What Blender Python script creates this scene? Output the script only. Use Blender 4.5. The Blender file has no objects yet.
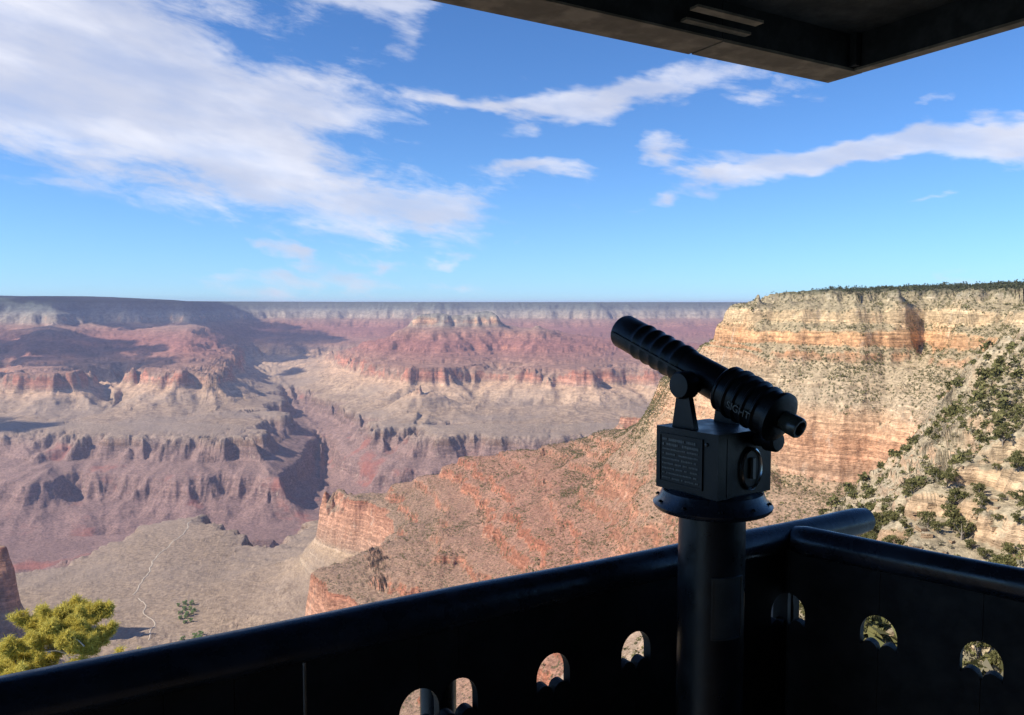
import bpy, bmesh, math, random
import numpy as np
from mathutils import Vector, Matrix

R = math.radians
SC = bpy.context.scene
COL = SC.collection
F, CX, CY, HZ = 797.0, 512.0, 357.5, 304.0        # focal length in pixels, centre, true horizon row
PITCH = math.atan((CY - HZ) / F)

# ------------------------------------------------------------------ camera
cam_d = bpy.data.cameras.new('camera')
cam_d.sensor_width = 36.0
cam_d.lens = 36.0 * F / 1024.0
cam_d.clip_start = 0.05
cam_d.clip_end = 120000.0
cam = bpy.data.objects.new('camera', cam_d)
COL.objects.link(cam)
cam.location = (0, 0, 0)
cam.rotation_euler = (math.pi / 2 - PITCH, 0, 0)
SC.camera = cam

# ------------------------------------------------------------------ view
SC.view_settings.view_transform = 'Standard'
SC.view_settings.look = 'None'
SC.view_settings.exposure = 0.5
SC.view_settings.gamma = 1.0
SC.view_settings.use_curve_mapping = False
cy = SC.cycles
cy.max_bounces = 5
cy.diffuse_bounces = 2
cy.glossy_bounces = 3
cy.transmission_bounces = 2
cy.volume_bounces = 0
cy.transparent_max_bounces = 8
cy.use_denoising = True
cy.sample_clamp_indirect = 6.0
cy.caustics_reflective = False
cy.caustics_refractive = False

# ------------------------------------------------------------------ sun and sky
SUN_EL, SUN_AZ = 39.0, -110.0                       # azimuth measured clockwise from the view direction (+Y)
sd = Vector((math.sin(R(SUN_AZ)) * math.cos(R(SUN_EL)), math.cos(R(SUN_AZ)) * math.cos(R(SUN_EL)), math.sin(R(SUN_EL))))
sun_d = bpy.data.lights.new('sun', 'SUN')
sun_d.energy = 5.0
sun_d.angle = R(0.53)
sun_d.color = (1.0, 0.91, 0.78)
sun = bpy.data.objects.new('sun', sun_d)
COL.objects.link(sun)
sun.rotation_euler = sd.to_track_quat('Z', 'Y').to_euler()


class NT:
    """small helper around a node tree"""
    def __init__(s, tree):
        s.t = tree
        tree.nodes.clear()

    def n(s, kind, **kw):
        nd = s.t.nodes.new(kind)
        for k, v in kw.items():
            setattr(nd, k, v)
        return nd

    def put(s, sock, v):
        if isinstance(v, bpy.types.NodeSocket):
            s.t.links.new(v, sock)
        elif v is not None:
            sock.default_value = v

    def math(s, op, a, b=None, c=None, clamp=False):
        nd = s.n('ShaderNodeMath', operation=op, use_clamp=clamp)
        for i, v in enumerate((a, b, c)):
            if v is not None:
                s.put(nd.inputs[i], v)
        return nd.outputs[0]

    def vmath(s, op, a, b=None):
        nd = s.n('ShaderNodeVectorMath', operation=op)
        s.put(nd.inputs[0], a)
        if b is not None:
            s.put(nd.inputs[1], b)
        return nd.outputs[0]

    def mix(s, fac, a, b, blend='MIX'):
        nd = s.n('ShaderNodeMix', data_type='RGBA', blend_type=blend)
        s.put(nd.inputs[0], fac)
        s.put(nd.inputs[6], a)
        s.put(nd.inputs[7], b)
        return nd.outputs[2]

    def noise(s, vec, scale, detail=4, rough=0.55, dist=0.0):
        nd = s.n('ShaderNodeTexNoise')
        s.put(nd.inputs['Vector'], vec)
        nd.inputs['Scale'].default_value = scale
        nd.inputs['Detail'].default_value = detail
        nd.inputs['Roughness'].default_value = rough
        nd.inputs['Distortion'].default_value = dist
        return nd.outputs[0]

    def step(s, v, lo, hi, a=0.0, b=1.0):
        nd = s.n('ShaderNodeMapRange', interpolation_type='SMOOTHSTEP')
        s.put(nd.inputs[0], v)
        for i, x in zip((1, 2, 3, 4), (lo, hi, a, b)):
            s.put(nd.inputs[i], x)
        return nd.outputs[0]

    def scale(s, vec, x, y, z):
        return s.vmath('MULTIPLY', vec, (x, y, z))


def c4(r, g, b):
    return (r, g, b, 1.0)


world = bpy.data.worlds.new('World')
SC.world = world
world.use_nodes = True
W = NT(world.node_tree)
geo = W.n('ShaderNodeTexCoord').outputs['Generated']
sky = W.n('ShaderNodeTexSky', sky_type='NISHITA', sun_disc=False)
sky.sun_elevation = R(SUN_EL)
sky.sun_rotation = R(SUN_AZ)
sky.altitude = 2100
sky.air_density = 1.0
sky.dust_density = 0.3
sky.ozone_density = 1.6
sep = W.n('ShaderNodeSeparateXYZ')
W.put(sep.inputs[0], geo)
X, Y, Z = sep.outputs
AZ = W.math('ARCTAN2', X, Y)
EL = W.math('ARCSINE', Z)
nz1 = W.n('ShaderNodeTexNoise')
comb = W.n('ShaderNodeCombineXYZ')
W.put(comb.inputs[0], AZ)
W.put(comb.inputs[1], W.math('MULTIPLY', EL, 1.9))
pv = comb.outputs[0]
rot = W.n('ShaderNodeVectorRotate', rotation_type='Z_AXIS')
W.put(rot.inputs['Vector'], pv)
rot.inputs['Angle'].default_value = R(24)
pvr = W.scale(rot.outputs[0], 1.0, 2.0, 1.0)
wx = W.math('SUBTRACT', W.noise(pv, 7.0, 4, 0.6), 0.5)
wy = W.math('SUBTRACT', W.noise(W.vmath('ADD', pv, (7.3, 2.1, 4.0)), 7.0, 4, 0.6), 0.5)
AZw = W.math('MULTIPLY_ADD', wx, 0.16, AZ)
ELw = W.math('MULTIPLY_ADD', wy, 0.075, EL)
nfine = W.noise(pvr, 11.0, 12, 0.66, 0.25)
ncoarse = W.noise(pvr, 4.0, 5, 0.55)


def azel(px, py):
    az = math.atan((px - CX) / F)
    return az, math.atan((HZ - py) / F * math.cos(az))


clouds = [  # px, py, half width, half height, tilt (deg, positive falls to the right), strength
    (-40, 20, 200, 85, 20, 1.1), (120, 62, 190, 62, 26, 1.15), (210, 128, 150, 38, 33, 1.1), (60, 85, 120, 40, 30, 0.9),
    (300, 108, 92, 36, 4, 1.1), (345, 190, 120, 34, 14, 1.0), (440, 208, 70, 26, -8, 0.9), (430, 235, 34, 14, 40, 0.6),
    (350, 2, 80, 20, 4, 1.0), (405, 38, 34, 16, 25, 0.6), (120, -20, 160, 40, 0, 0.8),
    (432, 104, 32, 14, 20, 0.8), (500, 112, 70, 10, 4, 0.8), (575, 116, 70, 16, -6, 1.0), (640, 92, 105, 19, -6, 1.15), (760, 100, 34, 11, 6, 0.7),
    (525, 171, 62, 11, 0, 0.95), (665, 154, 28, 12, 8, 0.75),
    (890, 150, 140, 13, 0, 1.25), (800, 163, 100, 12, -9, 1.1), (735, 180, 55, 12, -2, 1.0), (1040, 148, 90, 13, 0, 1.1),
    (652, 198, 24, 8, 0, 0.85), (572, 207, 14, 6, 10, 0.6), (615, 210, 10, 4, 0, 0.4),
    (290, 256, 50, 12, 22, 0.85), (330, 284, 130, 13, 2, 0.72), (389, 272, 26, 7, -8, 0.6), (454, 258, 19, 9, -10, 0.7), (470, 287, 16, 5, 0, 0.45),
    (45, 143, 95, 22, 22, 0.62), (640, 294, 80, 7, 0, 0.35), (520, 236, 16, 8, -30, 0.4), (926, 107, 20, 4, 0, 0.45), (925, 207, 26, 4, -8, 0.4), (980, 282, 90, 8, 0, 0.35),
    (370, 55, 60, 14, 10, 0.35), (520, 82, 30, 8, 0, 0.3),
]
tot = None
for px, py, a, b, t, s in clouds:
    az, el = azel(px, py)
    a, b, t = a / F, b / F, R(t)
    du = W.math('SUBTRACT', AZw, az)
    dv = W.math('SUBTRACT', ELw, el)
    # tilt: positive falls to the right (el decreases as az grows)
    e1 = W.math('ADD', W.math('MULTIPLY', du, math.cos(t) / a), W.math('MULTIPLY', dv, -math.sin(t) / a))
    e2 = W.math('ADD', W.math('MULTIPLY', du, math.sin(t) / b), W.math('MULTIPLY', dv, math.cos(t) / b))
    d2 = W.math('ADD', W.math('MULTIPLY', e1, e1), W.math('MULTIPLY', e2, e2))
    g = W.math('MULTIPLY', W.math('EXPONENT', W.math('MULTIPLY', d2, -0.9)), s)
    tot = g if tot is None else W.math('MAXIMUM', W.math('ADD', W.math('MULTIPLY', tot, 1.0), W.math('MULTIPLY', g, 0.28)), g)
dens = W.math('ADD', tot, W.math('MULTIPLY', W.math('SUBTRACT', nfine, 0.5), 1.55))
dens = W.math('ADD', dens, W.math('MULTIPLY', W.math('SUBTRACT', ncoarse, 0.5), 0.55))
dens = W.math('SUBTRACT', dens, W.step(tot, 0.0, 0.22, 0.5, 0.0))
mask = W.step(dens, 0.31, 1.0)
mask = W.math('MULTIPLY', W.math('POWER', mask, 0.8), W.step(W.noise(W.vmath('ADD', pvr, (3.1, 1.7, 0)), 5.0, 6, 0.6), 0.3, 0.65, 0.66, 0.93))
shade = W.step(W.math('ADD', W.noise(W.vmath('ADD', pvr, (0.02, -0.05, 0)), 6.0, 5, 0.5), W.math('MULTIPLY', dens, -0.12)), 0.25, 0.6)
ccol = W.mix(shade, c4(0.46, 0.49, 0.60), c4(0.66, 0.67, 0.74))
lp_sky = W.mix(1.0, sky.outputs[0], c4(0.047, 0.081, 0.121), 'MULTIPLY')
# the band of paler air just above the horizon
hb = W.math('MULTIPLY', W.math('EXPONENT', W.math('MULTIPLY', W.math('MAXIMUM', EL, 0.0), -9.0)), 0.42)
lp_sky = W.mix(hb, lp_sky, c4(0.33, 0.52, 0.70))
final = W.mix(mask, lp_sky, ccol)
bg = W.n('ShaderNodeBackground')
W.put(bg.inputs[0], final)
bg.inputs[1].default_value = 1.0
wo = W.n('ShaderNodeOutputWorld')
W.put(wo.inputs[0], bg.outputs[0])


# ------------------------------------------------------------------ object helpers
def tag(o, label=None, cat=None, group=None, kind=None):
    if label: o['label'] = label
    if cat: o['category'] = cat
    if group: o['group'] = group
    if kind: o['kind'] = kind
    return o


def link(name, me, mat=None, parent=None):
    o = bpy.data.objects.new(name, me)
    COL.objects.link(o)
    if mat is not None and me is not None and not me.materials:
        me.materials.append(mat)
    if parent is not None:
        o.parent = parent
    return o


def empty(name, loc=(0, 0, 0), rz=0.0):
    o = bpy.data.objects.new(name, None)
    o.empty_display_size = 0.1
    COL.objects.link(o)
    o.location = loc
    o.rotation_euler = (0, 0, rz)
    return o


def np_mesh(name, verts, quads, smooth=True):
    """verts (n,3), quads (m,k) numpy -> mesh"""
    me = bpy.data.meshes.new(name)
    nv, nf, k = len(verts), len(quads), quads.shape[1]
    me.vertices.add(nv)
    me.vertices.foreach_set('co', np.ascontiguousarray(verts, dtype=np.float32).ravel())
    me.loops.add(nf * k)
    me.loops.foreach_set('vertex_index', np.ascontiguousarray(quads, dtype=np.int32).ravel())
    me.polygons.add(nf)
    me.polygons.foreach_set('loop_start', np.arange(0, nf * k, k, dtype=np.int32))
    me.polygons.foreach_set('use_smooth', np.full(nf, smooth, dtype=bool))
    me.update(calc_edges=True)
    return me


#=====TERRAIN=====
# ------------------------------------------------------------------ the canyon: map lines with heights, strata, erosion
rng = np.random.default_rng(11)


CP_, SP_ = math.cos(PITCH), math.sin(PITCH)


def A(*pts):                                        # (image column, image row, distance km), measured off the photograph
    out = []
    for px, py, D in pts:
        t = (py - CY) / F
        f = CP_ - SP_ * t
        out.append(((px - CX) / F / f * D * 1000, D * 1000, -(SP_ + CP_ * t) / f * D * 1000))
    return out


def B(*pts):                                        # (image column, distance km, height m)
    out = []
    for px, D, z in pts:
        t = math.tan(math.atan(-z / (D * 1000)) - PITCH)
        out.append(((px - CX) / F / (CP_ - SP_ * t) * D * 1000, D * 1000, float(z)))
    return out


LINES = [
    # plateau beyond the far rim
    B((-700, 60, 60), (-200, 45, 70), (500, 45, 90), (1300, 45, 90), (1800, 60, 60)),
    B((-500, 24, 75), (100, 24, 80), (500, 26, 65), (900, 26, 60), (1500, 26, 60)),
    B((-400, 14.5, 135), (0, 13.2, 140), (90, 13.5, 135), (170, 14.2, 90)),
    # far rim edge
    B((-500, 10.5, 50), (-150, 11.2, 60), (0, 11.8, 75), (60, 12.2, 70), (120, 12.4, 70), (180, 12.9, 40), (205, 14.5, 25), (240, 16.2, 25), (300, 17.6, 25), (350, 17.2, 25), (390, 16.2, 25), (430, 15.8, 25), (480, 16.6, 25),
      (560, 16.2, 25), (600, 15.6, 25), (640, 16.8, 25), (720, 16.4, 25), (900, 17, 25), (1400, 18, 25)),
    # talus foot under the far cliffs
    B((-150, 10.2, -330), (0, 10.6, -350), (60, 11.2, -350), (120, 11.4, -350), (180, 12.0, -360)),
    B((350, 15.4, -420), (430, 14.4, -400), (560, 14.6, -400), (720, 14.6, -420), (1100, 15, -420)),
    B((560, 12.6, -560), (720, 12.4, -600), (1100, 12.4, -600)),
    # left massif ridges and drainages
    A((180, 303, 12.9), (196, 322, 11), (188, 340, 9.5), (178, 360, 8.4), (200, 367.5, 8.0), (219, 369, 7.8)),
    A((60, 301, 12.2), (44, 325, 10), (30, 350, 8.5), (20, 372, 7.5)),
    A((-80, 320, 10), (-90, 350, 8.5), (-100, 372, 7.5)),
    B((105, 6.9, -940), (112, 7.6, -830), (118, 8.6, -612), (112, 10, -480), (104, 11.3, -330)),
    B((-40, 6.9, -930), (-36, 7.6, -800), (-30, 8.6, -620), (-26, 9.8, -450)),
    B((-100, 7.3, -612), (-60, 7.5, -612), (0, 7.3, -612), (50, 7.2, -612), (80, 7.35, -612), (98, 8.0, -660)),
    B((125, 8.3, -660), (150, 7.7, -612), (180, 7.65, -612), (212, 7.62, -612), (232, 8.2, -660), (238, 9.6, -612), (232, 11.5, -560)),
    B((-150, 6.9, -850), (0, 6.8, -850), (60, 6.8, -850), (150, 7.15, -850), (225, 7.2, -870), (262, 7.5, -900), (262, 8.6, -900)),
    B((-200, 6.5, -940), (0, 6.4, -940), (120, 6.5, -950), (200, 6.6, -950), (280, 7.0, -965), (296, 7.4, -985)),
    # north edge of the inner gorge
    B((-300, 5.7, -990), (-150, 5.95, -990), (-30, 5.75, -990), (60, 5.95, -990), (130, 5.75, -990), (200, 5.7, -990), (262, 5.8, -990), (275, 6.3, -990), (290, 7.0, -995)),
    B((345, 6.9, -995), (362, 6.2, -990), (420, 5.75, -990), (470, 5.9, -990), (520, 5.7, -990), (600, 5.9, -990), (700, 5.8, -990), (900, 5.8, -990), (1200, 6, -990)),
    # bright angel canyon floor
    B((322, 5.5, -1370), (326, 6.3, -1300), (322, 7.0, -1230), (308, 8.2, -1120), (286, 9.5, -1000), (264, 11, -850), (252, 13, -612), (262, 15, -420)),
    # river
    B((-500, 4.6, -1400), (-150, 4.75, -1400), (0, 4.6, -1400), (100, 4.8, -1400), (200, 4.9, -1390), (270, 4.95, -1390), (322, 5.3, -1390), (380, 5.2, -1385), (440, 5.1, -1380), (520, 5.15, -1380), (650, 5.2, -1380), (800, 5.2, -1380), (1200, 5.3, -1380)),
    # spurs inside the gorge
    B((30, 5.7, -1010), (40, 5.3, -1150), (55, 4.9, -1330)), B((170, 5.7, -1010), (176, 5.35, -1120), (182, 5.0, -1330)), B((262, 5.8, -1000), (275, 5.4, -1150), (290, 5.1, -1330)),
    B((100, 5.75, -1060), (104, 5.35, -1260)), B((230, 5.65, -1060), (226, 5.3, -1250)), B((-20, 5.7, -1060), (-12, 5.3, -1250)),
    B((400, 5.8, -1010), (392, 5.5, -1180), (380, 5.3, -1330)), B((470, 5.8, -1060), (470, 5.5, -1250)), B((530, 5.7, -1010), (535, 5.4, -1200)), B((600, 5.85, -1060), (600, 5.5, -1250)),
    # right massif crest with its white caps
    B((300, 9.2, -960), (318, 9.8, -760), (340, 10.2, -560), (372, 10.3, -400), (395, 10.2, -330), (408, 10.0, -170), (425, 10.0, -70), (440, 10.1, -60), (455, 10.1, -110), (470, 10.2, -105), (484, 10.2, 5), (492, 10.2, 0), (504, 10.1, -200), (517, 10.1, -340), (529, 10.0, -260), (538, 10.0, -20), (547, 10.0, -260), (562, 10.1, -360), (600, 10.0, -400), (650, 9.7, -470), (720, 9.6, -480), (900, 9.5, -480), (1200, 9.5, -500)),
    B((484, 10.2, -60), (500, 11.5, -330), (520, 13, -420), (540, 14.6, -380)),
    B((350, 11.5, -600), (400, 12.2, -612), (440, 12.6, -620), (470, 13.5, -520)),
    B((450, 10.1, -130), (452, 9.6, -380), (446, 9.0, -520), (440, 8.3, -610)),
    B((538, 10, -120), (546, 9.5, -400), (556, 8.8, -540), (566, 8.2, -620)),
    B((395, 10.2, -340), (380, 9.5, -480), (372, 8.8, -620)),
    B((500, 9.4, -560), (502, 8.7, -612), (500, 8.2, -700)),
    B((620, 9.4, -560), (628, 8.6, -612), (640, 8.0, -700)),
    B((345, 9.0, -760), (372, 8.5, -612), (392, 8.0, -612), (430, 7.9, -612), (470, 8.1, -612), (500, 8.2, -612), (540, 7.8, -612), (572, 7.6, -612), (600, 7.8, -612), (640, 7.9, -612), (700, 7.5, -612), (850, 7.5, -612), (1150, 7.5, -612)),
    B((330, 8.4, -860), (380, 7.5, -850), (450, 7.5, -850), (500, 7.6, -850), (560, 7.2, -850), (640, 7.4, -850), (720, 7.1, -850), (1100, 7.1, -850)),
    B((345, 7.4, -960), (400, 6.4, -955), (490, 6.5, -955), (560, 6.3, -950), (640, 6.4, -955), (760, 6.3, -950), (1150, 6.3, -950)),
    B((404, 7.0, -612), (421, 7.0, -600), (438, 7.0, -612)), B((421, 7.5, -770), (420, 7.25, -720)), B((420, 6.75, -800), (418, 6.3, -890)), B((396, 6.9, -800), (448, 6.9, -800)),
    B((566, 7.2, -800), (570, 6.6, -900)), B((490, 7.2, -890), (492, 6.6, -950)), B((640, 7.1, -890), (642, 6.6, -950)), B((350, 8.0, -900), (352, 7.2, -960)),
    # tan mesa between
    B((740, 4.3, -520), (700, 4.35, -545), (655, 4.4, -560), (630, 4.45, -600), (606, 4.45, -612)), B((650, 4.05, -800), (600, 4.2, -820), (575, 4.6, -840), (600, 4.8, -850), (700, 4.8, -850)), B((560, 4.3, -970), (620, 3.8, -970), (560, 4.9, -990), (700, 5.0, -990)),
    # great cliff at right: rim edge
    B((728, 1.52, 18), (745, 1.45, 18), (765, 1.48, 18), (782, 1.44, 18), (800, 1.40, 19), (830, 1.42, 20), (850, 1.36, 20), (880, 1.37, 22), (905, 1.33, 22), (925, 1.42, 22), (940, 1.37, 22), (965, 1.24, 22), (990, 1.27, 22), (1010, 1.20, 22), (1024, 1.22, 22), (1060, 1.1, 24), (1120, 0.95, 24), (1250, 0.7, 20), (1400, 0.5, 18)),
    B((760, 1.75, 30), (850, 1.7, 34), (950, 1.65, 38), (1024, 1.6, 42), (1200, 1.4, 46)),
    B((775, 2.3, 22), (850, 2.9, 24), (950, 3.4, 26), (1200, 3.9, 26)),
    B((850, 2.2, 42), (950, 2.4, 50), (1200, 2.4, 56)),
    B((740, 2.2, -260), (760, 2.9, -300), (850, 3.5, -330), (1000, 4.0, -340), (1200, 4.4, -340)),
    # foot of the upper cliff, ledge, foot of the lower cliff
    B((716, 1.53, -64), (760, 1.36, -64), (800, 1.34, -64), (850, 1.30, -64), (900, 1.28, -64), (925, 1.34, -64), (950, 1.26, -64)),
    B((668, 1.68, -160), (720, 1.46, -140), (770, 1.33, -134), (800, 1.27, -134), (850, 1.235, -134), (880, 1.22, -134), (905, 1.2, -134)),
    B((640, 1.66, -270), (690, 1.42, -260), (745, 1.30, -225), (778, 1.275, -184), (800, 1.24, -184), (840, 1.21, -184), (870, 1.19, -182), (893, 1.15, -180)),
    # nose ridge going down into the red spur
    B((728, 1.52, 18), (720, 1.55, -20), (711, 1.59, -52), (698, 1.63, -85), (680, 1.72, -120), (664, 1.80, -150), (653, 1.87, -190), (648, 1.91, -240), (635, 1.98, -300), (600, 2.15, -326), (560, 2.25, -361), (500, 2.4, -430), (450, 2.5, -496), (400, 2.6, -572), (372, 2.65, -622), (318, 2.72, -612)),
    # behind the spur
    B((700, 2.6, -620), (620, 2.85, -660), (560, 3.0, -700), (500, 3.1, -740), (440, 3.15, -800), (370, 3.15, -850), (300, 3.05, -900)),
    B((700, 3.3, -930), (560, 3.5, -950), (440, 3.6, -960), (360, 3.6, -975), (300, 3.45, -990)),
    B((330, 4.2, -1250), (450, 4.4, -1250), (560, 4.5, -1250)),
    B((340, 3.8, -1000), (440, 3.95, -1000), (560, 4.0, -1000)),
    # slopes on the near side of the spur, down to the redwall lip
    B((318, 2.72, -612), (330, 2.60, -612), (372, 2.52, -612), (396, 2.30, -612), (392, 2.14, -612), (355, 1.98, -612), (310, 1.86, -612), (330, 1.72, -612), (400, 1.60, -612), (440, 1.45, -612), (430, 1.30, -612), (370, 1.2, -612)),
    B((296, 2.78, -800), (306, 2.52, -800), (350, 2.40, -800), (345, 2.15, -800), (312, 2.02, -800), (276, 1.88, -800), (285, 1.62, -790), (330, 1.45, -780), (330, 1.2, -760)),
    B((640, 1.85, -352), (600, 1.9, -392), (550, 1.95, -432), (500, 2.0, -482), (450, 2.1, -540), (410, 2.2, -600)),
    B((650, 1.5, -330), (620, 1.5, -385), (560, 1.55, -450), (500, 1.6, -530), (460, 1.6, -590)),
    # drainage at the foot of the great cliff
    B((1100, 1.0, -30), (1060, 1.0, -50), (1015, 1.0, -78), (985, 1.0, -98), (950, 0.98, -120), (925, 0.97, -142), (905, 0.96, -168), (885, 0.93, -205), (862, 0.93, -240), (820, 1.0, -290), (760, 1.05, -325), (690, 1.08, -362), (620, 1.05, -420), (540, 1.0, -500), (470, 1.0, -570), (420, 1.0, -620)),
    B((380, 0.95, -612), (300, 1.05, -700), (230, 1.4, -770), (205, 1.7, -815), (192, 2.0, -845), (188, 2.37, -880), (205, 2.75, -925), (240, 3.0, -965), (262, 3.2, -1010), (285, 3.5, -1130), (300, 4.2, -1310), (310, 4.8, -1390)),
    B((250, 2.0, -826), (240, 2.4, -868), (262, 2.7, -900)), B((262, 3.0, -950), (290, 3.05, -940), (300, 3.25, -985)),
    # tonto bench at left
    B((150, 2.3, -880), (165, 2.8, -922), (190, 3.3, -950), (192, 3.62, -953)), B((100, 2.4, -880), (110, 2.9, -935), (140, 3.4, -957)),
    A((205, 520, 3.55), (190, 514, 3.62), (150, 523, 3.5), (100, 545, 3.2), (60, 565, 2.95), (20, 572, 2.87), (-100, 590, 2.7), (-300, 600, 2.6)),
    B((192, 3.9, -1150), (150, 3.8, -1150), (90, 3.5, -1150), (30, 3.2, -1150), (-80, 3.1, -1150), (-300, 3.0, -1150)),
    B((-100, 4.0, -1330), (60, 4.1, -1330), (180, 4.3, -1330)),
    B((218, 3.45, -965), (232, 3.25, -985)),
    B((120, 1.9, -830), (60, 2.15, -840), (0, 2.3, -850), (-80, 2.4, -850)), B((60, 1.7, -770), (0, 1.6, -700), (-80, 1.5, -612)), B((40, 2.5, -885), (-60, 2.55, -900)),
    # dark butte at the left edge
    B((-420, 1.75, -260), (-214, 1.92, -290), (-130, 2.02, -370), (-60, 2.06, -480)),
    B((-200, 1.9, -540), (-100, 2.0, -560), (-40, 2.05, -585), (-8, 2.06, -600), (10, 2.07, -612)), B((-60, 2.19, -800), (10, 2.17, -800), (30, 2.08, -795), (24, 1.97, -790), (-20, 1.93, -780)), B((-60, 2.14, -650), (10, 2.12, -650), (21, 2.07, -650), (14, 2.02, -650), (-20, 1.99, -650)),
    # the slope under and right of the lookout
    B((1080, 0.34, 4), (1045, 0.38, -6), (1022, 0.42, -14), (1000, 0.45, -24), (965, 0.49, -46), (938, 0.50, -60), (905, 0.50, -84), (880, 0.50, -108), (850, 0.50, -132), (800, 0.52, -170), (720, 0.55, -225), (620, 0.55, -290), (540, 0.55, -350)),
    B((1060, 0.75, -38), (1000, 0.75, -75), (940, 0.73, -125), (890, 0.72, -178), (820, 0.75, -235), (700, 0.8, -300), (600, 0.8, -380)),
    B((1060, 0.2, -14), (1024, 0.2, -28), (960, 0.2, -40), (880, 0.2, -58), (800, 0.2, -78), (700, 0.2, -106), (600, 0.2, -125), (400, 0.2, -150), (200, 0.2, -165), (0, 0.2, -170), (-250, 0.2, -150)),
    B((1060, 0.09, -22), (960, 0.09, -31), (880, 0.09, -37), (800, 0.09, -43), (700, 0.09, -50), (500, 0.09, -60), (300, 0.09, -66), (0, 0.09, -70), (-250, 0.09, -60)),
    B((1100, 0.03, -12), (700, 0.03, -18), (300, 0.03, -22), (0, 0.03, -23), (-250, 0.03, -20)),
    B((1100, 0.005, -4.5), (512, 0.005, -5.5), (0, 0.005, -5.5), (-250, 0.005, -5)),
    B((400, 0.55, -420), (200, 0.55, -440), (0, 0.55, -430), (-250, 0.6, -380)),
    B((300, 0.75, -600), (120, 1.0, -612), (-100, 1.2, -600)),
]

# ---- harmonic interpolation of those lines on a log-polar map grid (conformal, so it is a true Laplace solution)
TH0, TH1 = R(-47), R(47)
L0, L1 = math.log(3.0), math.log(62000.0)


def rasterise(nt, nl):
    num = np.zeros((nl, nt)); den = np.zeros((nl, nt))
    for ln in LINES:
        P = np.array(ln)
        th = np.arctan2(P[:, 0], P[:, 1]); lr = np.log(np.hypot(P[:, 0], P[:, 1])); z = P[:, 2]
        for i in range(len(P) - 1):
            n = int(max(abs(th[i + 1] - th[i]) / (TH1 - TH0) * nt, abs(lr[i + 1] - lr[i]) / (L1 - L0) * nl) * 2) + 2
            t = np.linspace(0, 1, n)
            # straight in map space
            x = P[i, 0] + (P[i + 1, 0] - P[i, 0]) * t; y = P[i, 1] + (P[i + 1, 1] - P[i, 1]) * t
            zz = z[i] + (z[i + 1] - z[i]) * t
            a = (np.arctan2(x, y) - TH0) / (TH1 - TH0) * (nt - 1); b = (np.log(np.hypot(x, y)) - L0) / (L1 - L0) * (nl - 1)
            ok = (a > -0.5) & (a < nt - 0.5) & (b > -0.5) & (b < nl - 0.5)
            ai = np.rint(a[ok]).astype(int); bi = np.rint(b[ok]).astype(int)
            np.add.at(num, (bi, ai), zz[ok]); np.add.at(den, (bi, ai), 1)
    return den > 0, num / np.maximum(den, 1)


def resize(a, nl, nt):
    bi = np.linspace(0, a.shape[0] - 1, nl); ai = np.linspace(0, a.shape[1] - 1, nt)
    b0 = np.minimum(bi.astype(int), a.shape[0] - 2); a0 = np.minimum(ai.astype(int), a.shape[1] - 2)
    fb = (bi - b0)[:, None]; fa = (ai - a0)[None, :]
    return (a[b0][:, a0] * (1 - fb) * (1 - fa) + a[b0 + 1][:, a0] * fb * (1 - fa) + a[b0][:, a0 + 1] * (1 - fb) * fa + a[b0 + 1][:, a0 + 1] * fb * fa)


NTH, NL = 241, 1457
h = None
for lev, it in ((16, 600), (8, 400), (4, 300), (2, 200), (1, 90)):
    nt, nl = (NTH - 1) // lev + 1, (NL - 1) // lev + 1
    m, v = rasterise(nt, nl)
    h = np.full((nl, nt), -600.0) if h is None else resize(h, nl, nt)
    h[m] = v[m]
    for _ in range(it):
        p = np.pad(h, 1, mode='edge')
        h = h + 0.9 * (0.25 * (p[:-2, 1:-1] + p[2:, 1:-1] + p[1:-1, :-2] + p[1:-1, 2:]) - h)
        h[m] = v[m]
for _ in range(3):                                  # soften the creases a little
    p = np.pad(h, 1, mode='edge')
    h = 0.5 * h + 0.125 * (p[:-2, 1:-1] + p[2:, 1:-1] + p[1:-1, :-2] + p[1:-1, 2:])
BASE = h
dL = (L1 - L0) / (NL - 1); dT = (TH1 - TH0) / (NTH - 1)
gl, gt = np.gradient(BASE, dL, dT)
for _ in range(6):
    gl = (np.pad(gl, 1, mode='edge')[:-2, 1:-1] + 2 * gl + np.pad(gl, 1, mode='edge')[2:, 1:-1]) / 4
    gt = (np.pad(gt, 1, mode='edge')[1:-1, :-2] + 2 * gt + np.pad(gt, 1, mode='edge')[1:-1, 2:]) / 4


def samp(a, lr, th):
    b = np.clip((lr - L0) / dL, 0, NL - 1.001); c = np.clip((th - TH0) / dT, 0, NTH - 1.001)
    b0 = b.astype(int); c0 = c.astype(int); fb = b - b0; fc = c - c0
    return (a[b0, c0] * (1 - fb) * (1 - fc) + a[b0 + 1, c0] * fb * (1 - fc) + a[b0, c0 + 1] * (1 - fb) * fc + a[b0 + 1, c0 + 1] * fb * fc)


def hsh(i, j, s):
    v = np.sin(i * 127.1 + j * 311.7 + s * 74.7) * 43758.5453
    return v - np.floor(v)


def vnoise(x, y, s=0):
    i = np.floor(x); j = np.floor(y); fx = x - i; fy = y - j
    fx = fx * fx * fx * (fx * (fx * 6 - 15) + 10); fy = fy * fy * fy * (fy * (fy * 6 - 15) + 10)
    return ((hsh(i, j, s) * (1 - fx) + hsh(i + 1, j, s) * fx) * (1 - fy) + (hsh(i, j + 1, s) * (1 - fx) + hsh(i + 1, j + 1, s) * fx) * fy) * 2 - 1


def fbm(x, y, o=4, s=0, g=0.5):
    a, t = 1.0, 0
    for k in range(o):
        t = t + a * vnoise(x, y, s + k)
        x, y = x * 1.6 + y * 1.2 + 5.3, -x * 1.2 + y * 1.6 + 1.7
        a *= g
    return t


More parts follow.
